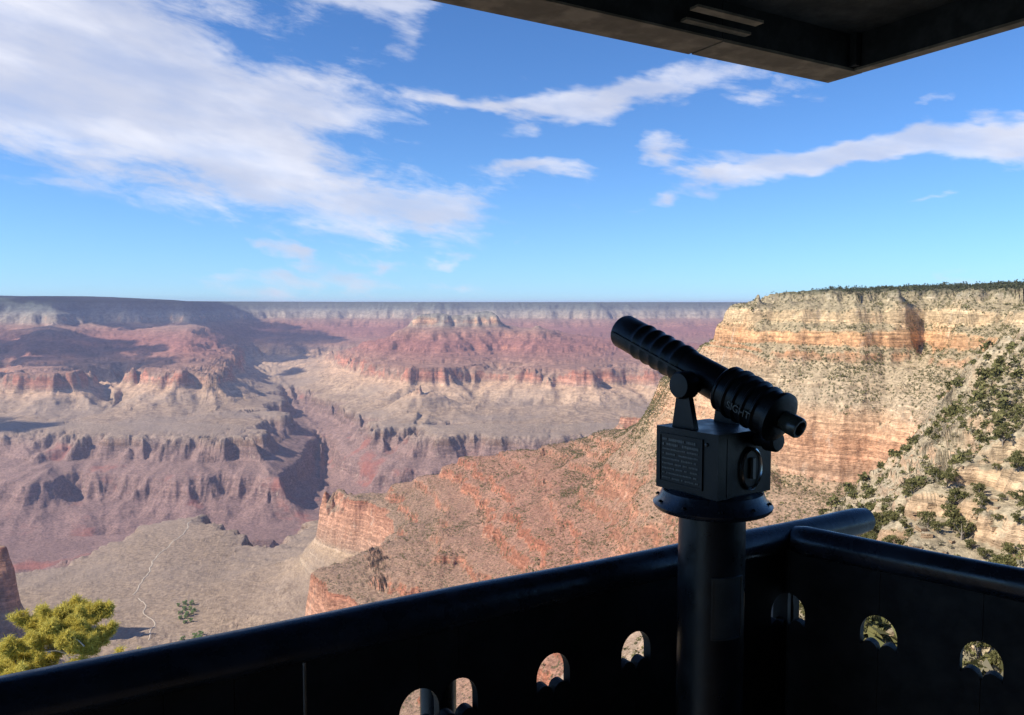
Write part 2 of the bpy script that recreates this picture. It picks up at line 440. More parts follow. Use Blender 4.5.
def gully(x, y, dx, dy, s):
    """stripes running along the slope direction (dx,dy), woven from cell-centred waves; returns cos, sin"""
    sx, sy = -dy, dx
    i0 = np.floor(x); j0 = np.floor(y); C = 0; S = 0; Wt = 1e-6
    for a in (-1, 0, 1):
        for b in (-1, 0, 1):
            i = i0 + a; j = j0 + b
            vx = x - i - 0.5 - (hsh(i, j, s) - .5) * 0.8; vy = y - j - 0.5 - (hsh(i, j, s + 9) - .5) * 0.8
            w = np.maximum(np.exp(-2.0 * (vx * vx + vy * vy)) - 0.011, 0)
            ph = (vx * sx + vy * sy) * 2 * math.pi * 1.0
            C = C + np.cos(ph) * w; S = S + np.sin(ph) * w; Wt = Wt + w
    n = np.sqrt(C * C + S * S) + 0.15 * Wt
    return C / n, S / n, sx, sy


# ---- strata: (name, top z, thickness of the softened surface it takes, real thickness, hardness rhythm)
FORM = [  # u_top, z_top, layers (n), contrast
    (20, 20, 7, 5.0), (-62, -92, 5, 1.2), (-135, -160, 3, 1.3), (-178, -268, 6, 1.6), (-330, -352, 16, 9.0), (-618, -636, 4, 1.5), (-668, -792, 8, 2.0),
    (-945, -958, 3, 1.5), (-990, -975, 2, 1.2), (-1008, -1035, 3, 1.5), (-1046, -1118, 3, 1.2), (-1185, -1178, 4, 2.0), (-1232, -1285, 5, 1.8), (-1420, -1420, 1, 1)]
tu, tz = [3000.0], [3000.0]
rs = random.Random(5)
for (u0, z0, n, c), (u1, z1, _, _) in zip(FORM[:-1], FORM[1:]):
    th_ = [rs.uniform(0.6, 1.6) for _ in range(n)]
    so = [(c if (k % 2) else 1.0) * rs.uniform(0.7, 1.4) for k in range(n)]
    tz_, tu_ = sum(th_), sum(a * b for a, b in zip(th_, so))
    z, u = z0, u0
    tu.append(u); tz.append(z)
    for a, b in zip(th_, so):
        z += (z1 - z0) * a / tz_; u += (u1 - u0) * a * b / tu_
        tu.append(u); tz.append(z)
tu += [-1420.0, -3000.0]; tz += [-1420.0, -3000.0]
TU = np.array(tu); TZ = np.array(tz)
o_ = np.argsort(TU, kind='stable'); TU = TU[o_]; TZ = TZ[o_]
keep = np.r_[True, np.diff(TU) > 1e-6]; TU = TU[keep]; TZ = TZ[keep]
ug = np.arange(-1600, 220, 1.0); zg = np.interp(ug, TU, TZ)
zg = np.convolve(np.pad(zg, 3, mode='edge'), np.ones(7) / 7, 'valid')


def strat(u):
    return np.where((u > ug[0]) & (u < ug[-1]), np.interp(u, ug, zg), u)


def rough_u(lr, th):
    """softened surface with gullies cut in it"""
    r = np.exp(lr); x = r * np.sin(th); y = r * np.cos(th)
    u = samp(BASE, lr, th)
    a, b = samp(gl, lr, th) / r, samp(gt, lr, th) / r
    gx = a * np.sin(th) + b * np.cos(th); gy = a * np.cos(th) - b * np.sin(th)
    # bend the map a bit so that hand-drawn lines lose their straightness
    fade = np.clip((r - 250) / 900, 0, 1)
    near = np.clip((r - 60) / 500, 0.02, 1)
    u = u + fade * 26 * fbm(x / 900, y / 900, 3, 20) * np.clip(np.hypot(gx, gy) * 4, 0.15, 1) * np.where(u > 25, .2, 1) * np.clip((r - 1200) / 3000, 0.25, 1)
    for k, (wl, amp) in enumerate(((1050, 62), (480, 34), (220, 17), (105, 8.5), (48, 3.6), (23, 1.5))):
        sl = np.hypot(gx, gy)
        dx, dy = gx / (sl + 1e-4), gy / (sl + 1e-4)
        C, S, sx, sy = gully(x / wl, y / wl, dx, dy, k * 3.1)
        st = np.clip(sl * np.where((r > 6000) & (u < -640), 4.5, 2.2), 0, 1) ** 1.2
        lim = np.clip((r - wl * 2.2) / (wl * 2.5), 0, 1)           # broad gullies only where the ground is far enough to hold them
        if wl > 400: lim = lim * np.clip((r - 2600) / 2200, 0.0, 1)
        if wl == 220: lim = lim * np.clip((r - 700) / 2200, 0.35, 1)
        if wl < 300: lim = lim * np.interp(r, [300, 800, 2200, 3500], [1.0, .75, .6, 1.0])
        if wl < 150: lim = lim * np.where(r > 5000, .6, 1)
        if wl > 400: lim = lim * np.where(u < -980, .5, .8)
        A_ = amp * st * lim * np.where(u > 30, 0.15, 1)
        u = u + A_ * (C - 0.2)
        gx = gx - A_ * S * sx * 2 * math.pi / wl * 0.8; gy = gy - A_ * S * sy * 2 * math.pi / wl * 0.8
    return u, x, y, r


# columns (bearing) and rows (distance, spaced evenly as the ground is seen)
inner = np.linspace(R(-34.0), R(34.0), 1000)
TH = np.r_[np.linspace(R(-46), R(-34.3), 70), inner, np.linspace(R(34.3), R(46), 50)]
NC, ND, NR = len(TH), 1900, 1250
lrd = np.linspace(math.log(4.0), math.log(60000.0), ND)
U = np.empty((ND, NC))
for i in range(0, NC, 160):
    sl_ = slice(i, min(NC, i + 160))
    g1, g2 = np.meshgrid(lrd, TH[sl_], indexing='ij')
    U[:, sl_] = rough_u(g1, g2)[0]
Zd = strat(U)
ang = np.arctan2(Zd, np.exp(lrd)[:, None])
wv = np.clip(-(np.abs(TH) - R(34)) * 0 + 1, 0, 1)
d_ang = np.abs(np.diff(ang, axis=0))
d_lr = np.diff(lrd)[:, None]
rr = np.exp(lrd[:-1])[:, None]
meas = np.hypot(d_ang, d_lr * np.where(rr < 60, 0.015, np.where(rr > 18000, 0.01, 0.035)))


def blur(a, n, ax):
    """moving average of half width n along an axis, edges repeated, twice"""
    for _ in range(2):
        pw = [(0, 0), (0, 0)]; pw[ax] = (n + 1, n)
        c = np.cumsum(np.pad(a, pw, mode='edge'), axis=ax)
        a = (np.take(c, range(2 * n + 1, c.shape[ax]), ax) - np.take(c, range(0, c.shape[ax] - 2 * n - 1), ax)) / (2 * n + 1)
    return a


meas = blur(blur(meas, 3, 0), 10, 1)
cum = np.vstack([np.zeros((1, NC)), np.cumsum(meas, 0)])
LR = np.empty((NR, NC)); UU = np.empty((NR, NC))
for c in range(NC):
    LR[:, c] = np.interp(np.linspace(0, cum[-1, c], NR), cum[:, c], lrd)
LR = blur(LR, 8, 1)
for c in range(NC):
    UU[:, c] = np.interp(LR[:, c], lrd, U[:, c])
TT = np.broadcast_to(TH, LR.shape)
RR = np.exp(LR); XX = RR * np.sin(TT); YY = RR * np.cos(TT)
near = np.clip((RR - 40) / 400, 0.0, 1)
far = np.clip((RR - 3000) / 3000, 0, 1)
gate = np.where(UU > 26, 0.2, 1.0)
ssw = gate * near
UU = UU + ssw * (4.2 * fbm(XX / 60, YY / 60, 4, 3) + 2.6 * fbm(XX / 16, YY / 16, 4, 6) * (1 - far * .6) + far * 2.2 * fbm(XX / 170, YY / 170, 3, 31))
Dd0 = np.interp(CX + F * XX / YY, [420, 470, 540, 620, 690, 760, 820, 862, 885, 905, 925, 950, 985, 1015, 1100, 1600], [1000, 1000, 1000, 1050, 1080, 1050, 1000, 930, 930, 960, 970, 980, 1000, 1000, 1000, 1000])
soft = np.clip((Dd0 - RR) / 220, 0, 1) * 0.9
pxm = CX + F * XX / YY
nose = np.clip((785 - pxm) / 40, 0, 1) * np.clip((pxm - 600) / 40, 0, 1) * np.clip((RR - 1250) / 60, 0, 1) * np.clip((2150 - RR) / 150, 0, 1) * np.clip((-45 - UU) / 30, 0, 1) * 0.75
soft = np.maximum(soft, nose)
ZZ = strat(UU) * (1 - soft) + UU * soft
# ledges of the near hillside follow the rock too, in small steps
nearw = np.clip((700 - RR) / 300, 0, 1)
ZZ = ZZ + nearw * np.clip(RR / 60, .1, 1) * (2.7 * fbm(XX / 15, YY / 15, 5, 8) + 0.5 * fbm(XX / 3, YY / 3, 3, 12) * np.clip((450 - RR) / 200, 0, 1))
stepw = nearw * np.clip(RR / 100, 0, 1) * np.clip(0.5 + fbm(XX / 45, YY / 45, 2, 77), 0, 1)
zq = ZZ / 8.0 + 0.45 * fbm(XX / 30, YY / 30, 3, 15); fr = zq - np.floor(zq)
ZZ = ZZ + stepw * 8.0 * (np.clip((fr - 0.35) / 0.3, 0, 1) - fr) * 0.8

idx = np.arange(NR * NC).reshape(NR, NC)
Q = np.stack([idx[:-1, :-1], idx[:-1, 1:], idx[1:, 1:], idx[1:, :-1]], -1).reshape(-1, 4)
V = np.stack([XX, YY, ZZ], -1).reshape(-1, 3)
cen_y = YY[:-1, :-1].ravel(); cen_x = XX[:-1, :-1].ravel(); pxc = CX + F * cen_x / cen_y; cz = ZZ[:-1, :-1].ravel()
drain_px = np.array([420, 470, 540, 620, 690, 760, 820, 862, 885, 905, 925, 950, 985, 1015, 1100, 1600]); drain_D = np.array([1.0, 1.0, 1.0, 1.05, 1.08, 1.05, 1.0, .93, .93, .96, .97, .98, 1, 1, 1, 1.]) * 1000
Dd = np.interp(pxc, drain_px, drain_D)
back_D = np.interp(pxc, [290, 370, 560, 700, 760, 1200], [3050, 3150, 3000, 2600, 4300, 4500])
reg = np.full(len(Q), 3)                                            # canyon floor and gorge
reg[cen_y > 6350] = 4                                               # far massif and rim
m1 = (cen_y < back_D) & (cen_y > Dd) & (pxc > np.interp(cen_y, [900, 1200, 1900, 2700, 3000], [420, 330, 275, 290, 290]))
reg[m1] = 2
reg[m1 & (pxc > 640) & (cz > -300)] = 1
reg[(cen_y <= Dd)] = 0
#=====ENDTERRAIN=====


# ------------------------------------------------------------------ rock
def new_mat(name):
    m = bpy.data.materials.new(name)
    m.use_nodes = True
    t = NT(m.node_tree)
    out = t.n('ShaderNodeOutputMaterial')
    b = t.n('ShaderNodeBsdfPrincipled')
    t.put(out.inputs[0], b.outputs[0])
    return m, t, b


def ramp(t, fac, stops, interp='LINEAR'):
    nd = t.n('ShaderNodeValToRGB')
    t.put(nd.inputs[0], fac)
    cr = nd.color_ramp
    cr.interpolation = interp
    while len(cr.elements) > 1:
        cr.elements.remove(cr.elements[-1])
    cr.elements[0].position = stops[0][0]
    cr.elements[0].color = (*stops[0][1], 1)
    for p, c in stops[1:]:
        e = cr.elements.new(p)
        e.color = (*c, 1)
    return nd.outputs[0]


ZLO, ZHI = -1450.0, 100.0


def zf(z):
    return (z - ZLO) / (ZHI - ZLO)


def rock_material(name, bump_scale, far=False, veg=0.0, bump=0.28, bs=1.0, pale=0.0):
    m, t, b = new_mat(name)
    g = t.n('ShaderNodeNewGeometry')
    pos = g.outputs['Position']
    sp = t.n('ShaderNodeSeparateXYZ'); t.put(sp.inputs[0], pos)
    sn = t.n('ShaderNodeSeparateXYZ'); t.put(sn.inputs[0], g.outputs['Normal'])
    zw = t.math('ADD', sp.outputs[2], t.math('MULTIPLY', t.math('SUBTRACT', t.noise(pos, 1 / 500, 4, 0.6), 0.5), 26))
    fz = t.math('MULTIPLY_ADD', zw, 1 / (ZHI - ZLO), -ZLO / (ZHI - ZLO))
    # bare rock, from the schist up to the rim limestone
    kaibab = [(zf(-30), (.155, .165, .16)), (zf(0), (.13, .145, .14)), (zf(14), (.10, .12, .11))] if far else [(zf(-30), (.66, .48, .28)), (zf(0), (.62, .47, .28)), (zf(14), (.47, .41, .29))]
    rock = ramp(t, fz, [
        (zf(-1450), (.235, .145, .125)), (zf(-1180), (.25, .16, .135)), (zf(-1045), (.22, .145, .12)), (zf(-1030), (.20, .125, .09)), (zf(-978), (.25, .17, .12)),
        (zf(-960), (.34, .27, .19)), (zf(-880), (.40, .31, .22)), (zf(-800), (.46, .34, .24)), (zf(-786), (.46, .29, .20)), (zf(-720), (.46, .21, .135) if far else (.52, .29, .19)), (zf(-650), (.40, .155, .10) if far else (.46, .235, .15)),
        (zf(-632), (.34, .14, .085)), (zf(-560), (.39, .18, .11)), (zf(-470), (.35, .14, .085)), (zf(-400), (.40, .20, .125)), (zf(-345), (.40, .19, .115)), (zf(-290), (.43, .21, .13)),
        (zf(-264), (.48, .30, .19)), (zf(-215), (.60, .33, .19)), (zf(-172), (.66, .44, .27)), (zf(-156), (.54, .42, .28)), (zf(-118), (.47, .35, .22)), (zf(-95), (.50, .33, .20)), (zf(-78), (.58, .31, .16)), (zf(-48), (.62, .37, .19)),
        ] + kaibab + [(zf(26), (.12, .12, .07)), (zf(100), (.07, .085, .05))])
    soil = ramp(t, fz, [
        (zf(-1450), (.24, .15, .13)), (zf(-1060), (.26, .17, .14)), (zf(-1000), (.28, .20, .155)), (zf(-965), (.31, .23, .165)), (zf(-880), (.38, .28, .19)), (zf(-800), (.45, .32, .205)),
        (zf(-700), (.31, .22, .155)), (zf(-630), (.31, .205, .14)), (zf(-540), (.335, .19, .13)), (zf(-460), (.33, .175, .12)), (zf(-380), (.35, .21, .14)), (zf(-300), (.37, .255, .17)),
        (zf(-250), (.44, .32, .20)), (zf(-150), (.46, .36, .24)), (zf(-60), (.42, .33, .20)), (zf(18), (.36, .30, .19)), (zf(30), (.10, .105, .06)), (zf(100), (.07, .085, .05))] if not far else [
        (zf(-1450), (.24, .15, .13)), (zf(-1060), (.26, .17, .14)), (zf(-1000), (.28, .20, .155)), (zf(-965), (.33, .235, .16)), (zf(-880), (.46, .32, .21)), (zf(-800), (.52, .345, .22)),
        (zf(-700), (.32, .21, .15)), (zf(-630), (.31, .175, .125)), (zf(-540), (.31, .145, .11)), (zf(-460), (.30, .135, .105)), (zf(-380), (.31, .155, .115)), (zf(-300), (.31, .19, .14)),
        (zf(-250), (.36, .29, .22)), (zf(-150), (.28, .25, .20)), (zf(-85), (.14, .15, .135)), (zf(18), (.085, .105, .085)), (zf(30), (.05, .07, .045)), (zf(100), (.045, .06, .035))])
    steep = t.math('ADD', sn.outputs[2], t.math('MULTIPLY', t.math('SUBTRACT', t.noise(pos, bump_scale * 2.2, 5, 0.7), 0.5), 0.35))
    steep = t.math('SUBTRACT', steep, t.math('MULTIPLY', t.math('MULTIPLY', t.step(sp.outputs[2], -345, -370), t.step(sp.outputs[2], -660, -630)), 0.14))
    fac = t.step(steep, 0.42, 0.70)
    col = t.mix(fac, rock, soil)
    if pale:                                        # weathered grey limestone and buff soil of the near slope
        col = t.mix(pale, col, t.mix(t.step(t.noise(pos, 1 / 30, 5, 0.65), .4, .6), c4(.36, .31, .22), c4(.50, .44, .32)))
    # thin beds
    bed = t.noise(t.scale(pos, 0.004 * bs, 0.004 * bs, 0.09 * bs), 1.0, 6, 0.75)
    bed2 = t.noise(t.scale(pos, 0.02 * bs, 0.02 * bs, 0.40 * bs), 1.0, 4, 0.65)
    bed3 = t.noise(t.scale(pos, 0.008, 0.008, 0.055), 1.0, 2, 0.5)
    crack = t.math('MULTIPLY', t.step(t.math('ABSOLUTE', t.math('SUBTRACT', bed, 0.5)), 0.0, 0.035, 1.0, 0.0), 0.38)
    bc = t.math('ADD', t.step(bed, 0.42, 0.58, 0.78, 1.16), t.math('MULTIPLY', t.math('SUBTRACT', bed2, 0.5), 0.42))
    bc = t.math('SUBTRACT', t.math('ADD', bc, t.math('MULTIPLY', t.math('SUBTRACT', bed3, 0.5), 0.4)), crack)
    amt = t.math('MULTIPLY_ADD', fac, -0.62, 1.0)
    cb = t.n('ShaderNodeCombineColor'); [t.put(cb.inputs[i], bc) for i in range(3)]
    col = t.mix(t.math('MULTIPLY', amt, 0.85), col, t.mix(1.0, col, cb.outputs[0], 'MULTIPLY'))
    # water stains running down the faces, iron red and pale lime
    strk = t.noise(t.scale(pos, 0.05, 0.05, 0.018), 1.0, 5, 0.75)
    inv = t.math('SUBTRACT', 1.0, fac)
    col = t.mix(t.math('MULTIPLY', t.step(strk, 0.54, 0.68), t.math('MULTIPLY', inv, 0.38)), col, t.mix(1.0, col, c4(.85, .56, .44), 'MULTIPLY'))
    strk2 = t.noise(t.vmath('ADD', t.scale(pos, 0.035, 0.035, 0.016), (31, 7, 3)), 1.0, 5, 0.7)
    col = t.mix(t.math('MULTIPLY', t.step(strk2, 0.56, 0.70), t.math('MULTIPLY', inv, 0.42)), col, c4(.62, .52, .40))
    # mottling of scree and outcrops
    mo = t.noise(pos, bump_scale * 3.0, 6, 0.7)
    cb2 = t.n('ShaderNodeCombineColor'); mv = t.step(mo, 0.34, 0.66, 0.62, 1.28); [t.put(cb2.inputs[i], mv) for i in range(3)]
    col = t.mix(0.9, col, t.mix(1.0, col, cb2.outputs[0], 'MULTIPLY'))
    # rusty patches in the lower slopes
    rp = t.math('MULTIPLY', t.step(t.noise(pos, 1 / 330, 4, 0.6), 0.56, 0.70), t.step(sp.outputs[2], -1000, -1060))
    col = t.mix(t.math('MULTIPLY', rp, 0.55), col, c4(.33, .10, .07))
    # broad patches of paler and greyer ground on the benches
    gp = t.math('MULTIPLY', t.step(t.noise(pos, 1 / 800, 5, 0.65), 0.42, 0.62), t.math('MULTIPLY', t.step(sp.outputs[2], -780, -850), t.step(sp.outputs[2], -1010, -980)))
    col = t.mix(t.math('MULTIPLY', gp, 0.6), col, c4(.27, .21, .165))
    if veg > 0:
        vo = t.n('ShaderNodeTexVoronoi', feature='F1'); t.put(vo.inputs['Vector'], t.scale(pos, 1 / 5.5, 1 / 5.5, 1 / 14)); vo.inputs['Scale'].default_value = 1.0
        vd = t.math('ADD', vo.outputs[0], t.math('MULTIPLY', t.noise(pos, 1 / 60, 3, 0.6), 0.7))
        vm = t.math('MULTIPLY', t.math('MULTIPLY', t.step(vd, 0.70, 0.58), t.step(sp.outputs[2], -760, -600)), t.step(sn.outputs[2], 0.35, 0.55))
        col = t.mix(t.math('MULTIPLY', vm, veg), col, c4(.085, .085, .04))
    t.put(b.inputs['Base Color'], col)
    b.inputs['Roughness'].default_value = 0.95
    b.inputs['Specular IOR Level'].default_value = 0.12
    b1 = t.n('ShaderNodeBump'); b1.inputs['Strength'].default_value = 1.0; b1.inputs['Distance'].default_value = bump / bump_scale
    t.put(b1.inputs['Height'], t.math('ADD', t.math('MULTIPLY', t.noise(pos, bump_scale, 8, 0.72), 0.75), t.math('MULTIPLY', t.step(t.noise(t.scale(pos, 0.12, 0.12, 1.0), bump_scale * 2.6, 5, 0.7), .35, .65), 0.30)))
    t.put(b.inputs['Normal'], b1.outputs[0])
    return m


M_near = rock_material('near_rock', 1 / 7.0, veg=0.0, pale=0.5)
M_cliff = rock_material('cliff_rock', 1 / 20.0, veg=0.8, bs=0.8)
M_mid = rock_material('canyon_rock', 1 / 45.0, veg=0.25, bump=0.15, bs=0.4)
M_far = rock_material('far_rock', 1 / 150.0, far=True, bump=0.15, bs=0.22)
names = ['near_hillside', 'rim_cliff', 'red_spur_hill', 'canyon_floor', 'far_canyon_terrain']
for k, (nm, mt) in enumerate(zip(names, (M_near, M_cliff, M_cliff, M_mid, M_far))):
    q = Q[reg == k]
    used, invx = np.unique(q.ravel(), return_inverse=True)
    me = np_mesh(nm, V[used], invx.reshape(-1, 4))
    tag(link(nm, me, mt), kind='structure')


def ground(x, y):
    """height of the terrain under map points (arrays)"""
    x = np.atleast_1d(np.asarray(x, float)); y = np.atleast_1d(np.asarray(y, float))
    th = np.arctan2(x, y); r = np.hypot(x, y)
    c = np.clip(np.searchsorted(TH, th) - 1, 0, NC - 2)
    out = np.empty(len(x))
    for i in range(len(x)):
        f = (th[i] - TH[c[i]]) / (TH[c[i] + 1] - TH[c[i]])
        z0 = np.interp(r[i], RR[:, c[i]], ZZ[:, c[i]]); z1 = np.interp(r[i], RR[:, c[i] + 1], ZZ[:, c[i] + 1])
        out[i] = z0 * (1 - f) + z1 * f
    return out


def project(x, y, z):
    f = y * CP_ - z * SP_
    return CX + F * x / f, CY - F * (y * SP_ + z * CP_) / f


# ------------------------------------------------------------------ haze
m_h = bpy.data.materials.new('haze_air'); m_h.use_nodes = True
th_ = NT(m_h.node_tree)
ho = th_.n('ShaderNodeOutputMaterial'); pvn = th_.n('ShaderNodeVolumePrincipled')
pvn.inputs['Color'].default_value = c4(0.70, 0.72, 1.0)
pvn.inputs['Density'].default_value = 2.5e-5
pvn.inputs['Anisotropy'].default_value = 0.1
th_.put(ho.inputs['Volume'], pvn.outputs[0])
hx = 60000 * math.sin(R(46)) + 2000
hv = np.array([(sx * hx, yy, zz) for zz in (-1650.0, 130.0) for sx, yy in ((-1, -300.0), (1, -300.0), (1, 63000.0), (-1, 63000.0))])
hq = np.array([(0, 3, 2, 1), (4, 5, 6, 7), (0, 1, 5, 4), (1, 2, 6, 5), (2, 3, 7, 6), (3, 0, 4, 7)])
tag(link('haze', np_mesh('haze', hv, hq, False), m_h), kind='stuff')
#=====DETAIL=====
# ------------------------------------------------------------------ unseen clouds added left of the view to throw shadow on the far walls
m_c, tc, bc_ = new_mat('cloud_white')
bc_.inputs['Base Color'].default_value = c4(.9, .9, .9)
bc_.inputs['Roughness'].default_value = 1.0
# thin, ragged cloud lets part of the sun through
tb0 = tc.n('ShaderNodeBsdfTransparent'); mx0 = tc.n('ShaderNodeMixShader')
tc.put(mx0.inputs[0], tc.step(tc.noise(tc.n('ShaderNodeNewGeometry').outputs['Position'], 1 / 900, 6, 0.65), 0.34, 0.56, 0.30, 0.88))
tc.put(mx0.inputs[1], tb0.outputs[0]); tc.put(mx0.inputs[2], bc_.outputs[0])
tc.put([n for n in tc.t.nodes if n.type == 'OUTPUT_MATERIAL'][0].inputs[0], mx0.outputs[0])


def cloud(name, cx, cyy, cz_, rx, ry, thick, seed, thr=0.25):
    n = 90
    u = np.linspace(-1.25, 1.25, n); gx, gy = np.meshgrid(u, u, indexing='ij')
    d = 1 - np.hypot(gx, gy) ** 1.6 + 0.75 * fbm(gx * 2.3 + seed, gy * 2.3, 5, seed) - thr
    top = np.sqrt(np.clip(d, 0, 1)) * thick * (1 + 0.4 * fbm(gx * 6, gy * 6, 3, seed + 3)); bot = -np.sqrt(np.clip(d, 0, 1)) * thick * 0.25
    x = cx + gx * rx - 0.42 * gy * ry; y = cyy + gy * ry
    ok = d > 0
    f = ok[:-1, :-1] | ok[1:, :-1] | ok[:-1, 1:] | ok[1:, 1:]
    id_ = np.arange(n * n).reshape(n, n)
    q1 = np.stack([id_[:-1, :-1], id_[1:, :-1], id_[1:, 1:], id_[:-1, 1:]], -1)[f]
    v = np.concatenate([np.stack([x, y, cz_ + top], -1).reshape(-1, 3), np.stack([x, y, cz_ + bot - 1], -1).reshape(-1, 3)])
    q = np.concatenate([q1, q1[:, ::-1] + n * n])
    used, inv = np.unique(q.ravel(), return_inverse=True)
    tag(link(name, np_mesh(name, v[used], inv.reshape(-1, 4)), m_c), kind='stuff')


cloud('cloud', -11000, 11500, 4000, 2300, 2500, 420, 3, 0.0)
cloud('cloud', -10700, 7100, 4000, 2100, 1400, 300, 6, 0.15)
cloud('cloud', -11000, 4300, 3900, 1300, 500, 260, 9, 0.3)

# ------------------------------------------------------------------ vegetation
def leaf_mat(name, c1, c2, tr=0.25):
    m, t, b = new_mat(name)
    g = t.n('ShaderNodeNewGeometry')
    oi = t.n('ShaderNodeObjectInfo')
    f = t.math('ADD', t.math('MULTIPLY', g.outputs['Random Per Island'], 0.7), t.math('MULTIPLY', oi.outputs['Random'], 0.3))
    t.put(b.inputs['Base Color'], t.mix(f, c4(*c1), c4(*c2)))
    b.inputs['Roughness'].default_value = 0.7
    b.inputs['Specular IOR Level'].default_value = 0.2
    tl = t.n('ShaderNodeBsdfTranslucent'); t.put(tl.inputs[0], t.mix(f, c4(*c1), c4(*c2)))
    mx = t.n('ShaderNodeMixShader'); mx.inputs[0].default_value = tr
    t.put(mx.inputs[1], b.outputs[0]); t.put(mx.inputs[2], tl.outputs[0])
    out = [n for n in t.t.nodes if n.type == 'OUTPUT_MATERIAL'][0]
    t.put(out.inputs[0], mx.outputs[0])
    return m


M_jun = leaf_mat('juniper_leaf', (.070, .080, .028), (.21, .19, .07), 0.15)
M_gry = leaf_mat('dry_brush', (.16, .14, .09), (.26, .23, .15), 0.1)
M_pin = leaf_mat('pinyon_leaf', (.42, .36, .07), (.85, .72, .17), 0.4)
M_cot = leaf_mat('cottonwood_leaf', (.20, .30, .10), (.32, .44, .17), 0.35)
M_for = leaf_mat('forest_leaf', (.035, .045, .02), (.085, .09, .04), 0.1)
m_bark, tb, bb = new_mat('bark')
tb.put(bb.inputs['Base Color'], tb.mix(tb.noise(tb.scale(tb.n('ShaderNodeTexCoord').outputs['Object'], 8, 8, 1.5), 3, 4), c4(.14, .11, .085), c4(.34, .30, .25)))
bb.inputs['Roughness'].default_value = 0.9


def rand_unit(g, n):
    v = g.normal(size=(n, 3))
    return v / np.linalg.norm(v, axis=1)[:, None]


def leaf_tris(g, centres, per, spread, size, up=0.3):
    """little triangles strewn round tuft centres"""
    n = len(centres) * per
    c = np.repeat(centres, per, 0) + rand_unit(g, n) * (g.random((n, 1)) ** 0.5) * spread
    a = rand_unit(g, n); a[:, 2] += up
    b = rand_unit(g, n)
    s = size * (0.6 + 0.8 * g.random((n, 1)))
    v = np.stack([c - b * s * 0.45, c + b * s * 0.45, c + a * s], 1).reshape(-1, 3)
    return v, np.arange(n * 3).reshape(-1, 3)


def tube(pts, rad, sides=5):
    V_, F_ = [], []
    P = [Vector(p) for p in pts]
    for i, p in enumerate(P):
        d = (P[min(i + 1, len(P) - 1)] - P[max(i - 1, 0)]).normalized()
        u = d.orthogonal().normalized(); w = d.cross(u)
        for k in range(sides):
            a = 2 * math.pi * k / sides
            V_.append(p + (u * math.cos(a) + w * math.sin(a)) * rad[i])
    for i in range(len(P) - 1):
        for k in range(sides):
            F_.append((i * sides + k, i * sides + (k + 1) % sides, (i + 1) * sides + (k + 1) % sides, (i + 1) * sides + k))
    return V_, F_


def pymesh(name, vs, fs, smooth=True):
    me = bpy.data.meshes.new(name)
    me.from_pydata([tuple(v) for v in vs], [], fs)
    me.update()
    if smooth:
        me.polygons.foreach_set('use_smooth', [True] * len(me.polygons))
    return me


def juniper_meshes(seed, hgt=4.0, wid=1.9, tufts=230, per=11, leaf=0.20, lean=0.0):
    """crown and trunk meshes of a juniper; base at the origin"""
    g = np.random.default_rng(seed); rr_ = random.Random(seed)
    tv, tf = [], []
    def add(pts, rad, sides=5):
        a, b = tube(pts, rad, sides); o = len(tv); tv.extend(a); tf.extend([tuple(i + o for i in q) for q in b])
    lobes = []
    add([(0, 0, -0.6), (0.05, 0, 0.3), (lean * .4, 0.1, hgt * .35), (lean, 0.05, hgt * .7)], [.20, .16, .11, .04])
    for k in range(9):
        a = rr_.uniform(0, 6.28); z0 = hgt * rr_.uniform(.12, .55); L = wid * rr_.uniform(.35, .8)
        e = Vector((math.cos(a) * L + lean * .5, math.sin(a) * L, min(z0 + L * rr_.uniform(.3, 1.1), hgt * .88)))
        add([(lean * .3, 0, z0 * .6), (e.x * .5, e.y * .5, (z0 * .6 + e.z) * .5 + .1), tuple(e)], [.08, .05, .02], 4)
        lobes.append((e, wid * rr_.uniform(.28, .5)))
    lobes.append((Vector((lean, 0, hgt * .82)), wid * .4))
    cs = []
    for e, r_ in lobes:
        m_ = tufts // len(lobes)
        d = rand_unit(g, m_); d[:, 2] = np.abs(d[:, 2]) * 1.1 - 0.35
        cs.append(np.array(e) + d * r_ * (0.55 + 0.5 * g.random((m_, 1))))
    cs = np.concatenate(cs); cs[:, 2] = np.maximum(cs[:, 2], 0.25)
    v, f = leaf_tris(g, cs, per, leaf * 1.15, leaf * 1.15)
    crown = np_mesh('crown', v, f, False)
    trunk = pymesh('trunk', tv, tf)
    return crown, trunk


kinds = [juniper_meshes(20 + k, hgt=h_, wid=w_, lean=l_) for k, (h_, w_, l_) in enumerate([(4.2, 2.0, .2), (3.4, 2.2, -.3), (5.0, 1.9, .1), (2.8, 1.9, .4), (3.8, 2.4, -.1), (4.6, 1.7, .3)])]
for c_, t_ in kinds:
    c_.materials.append(M_jun); t_.materials.append(m_bark)

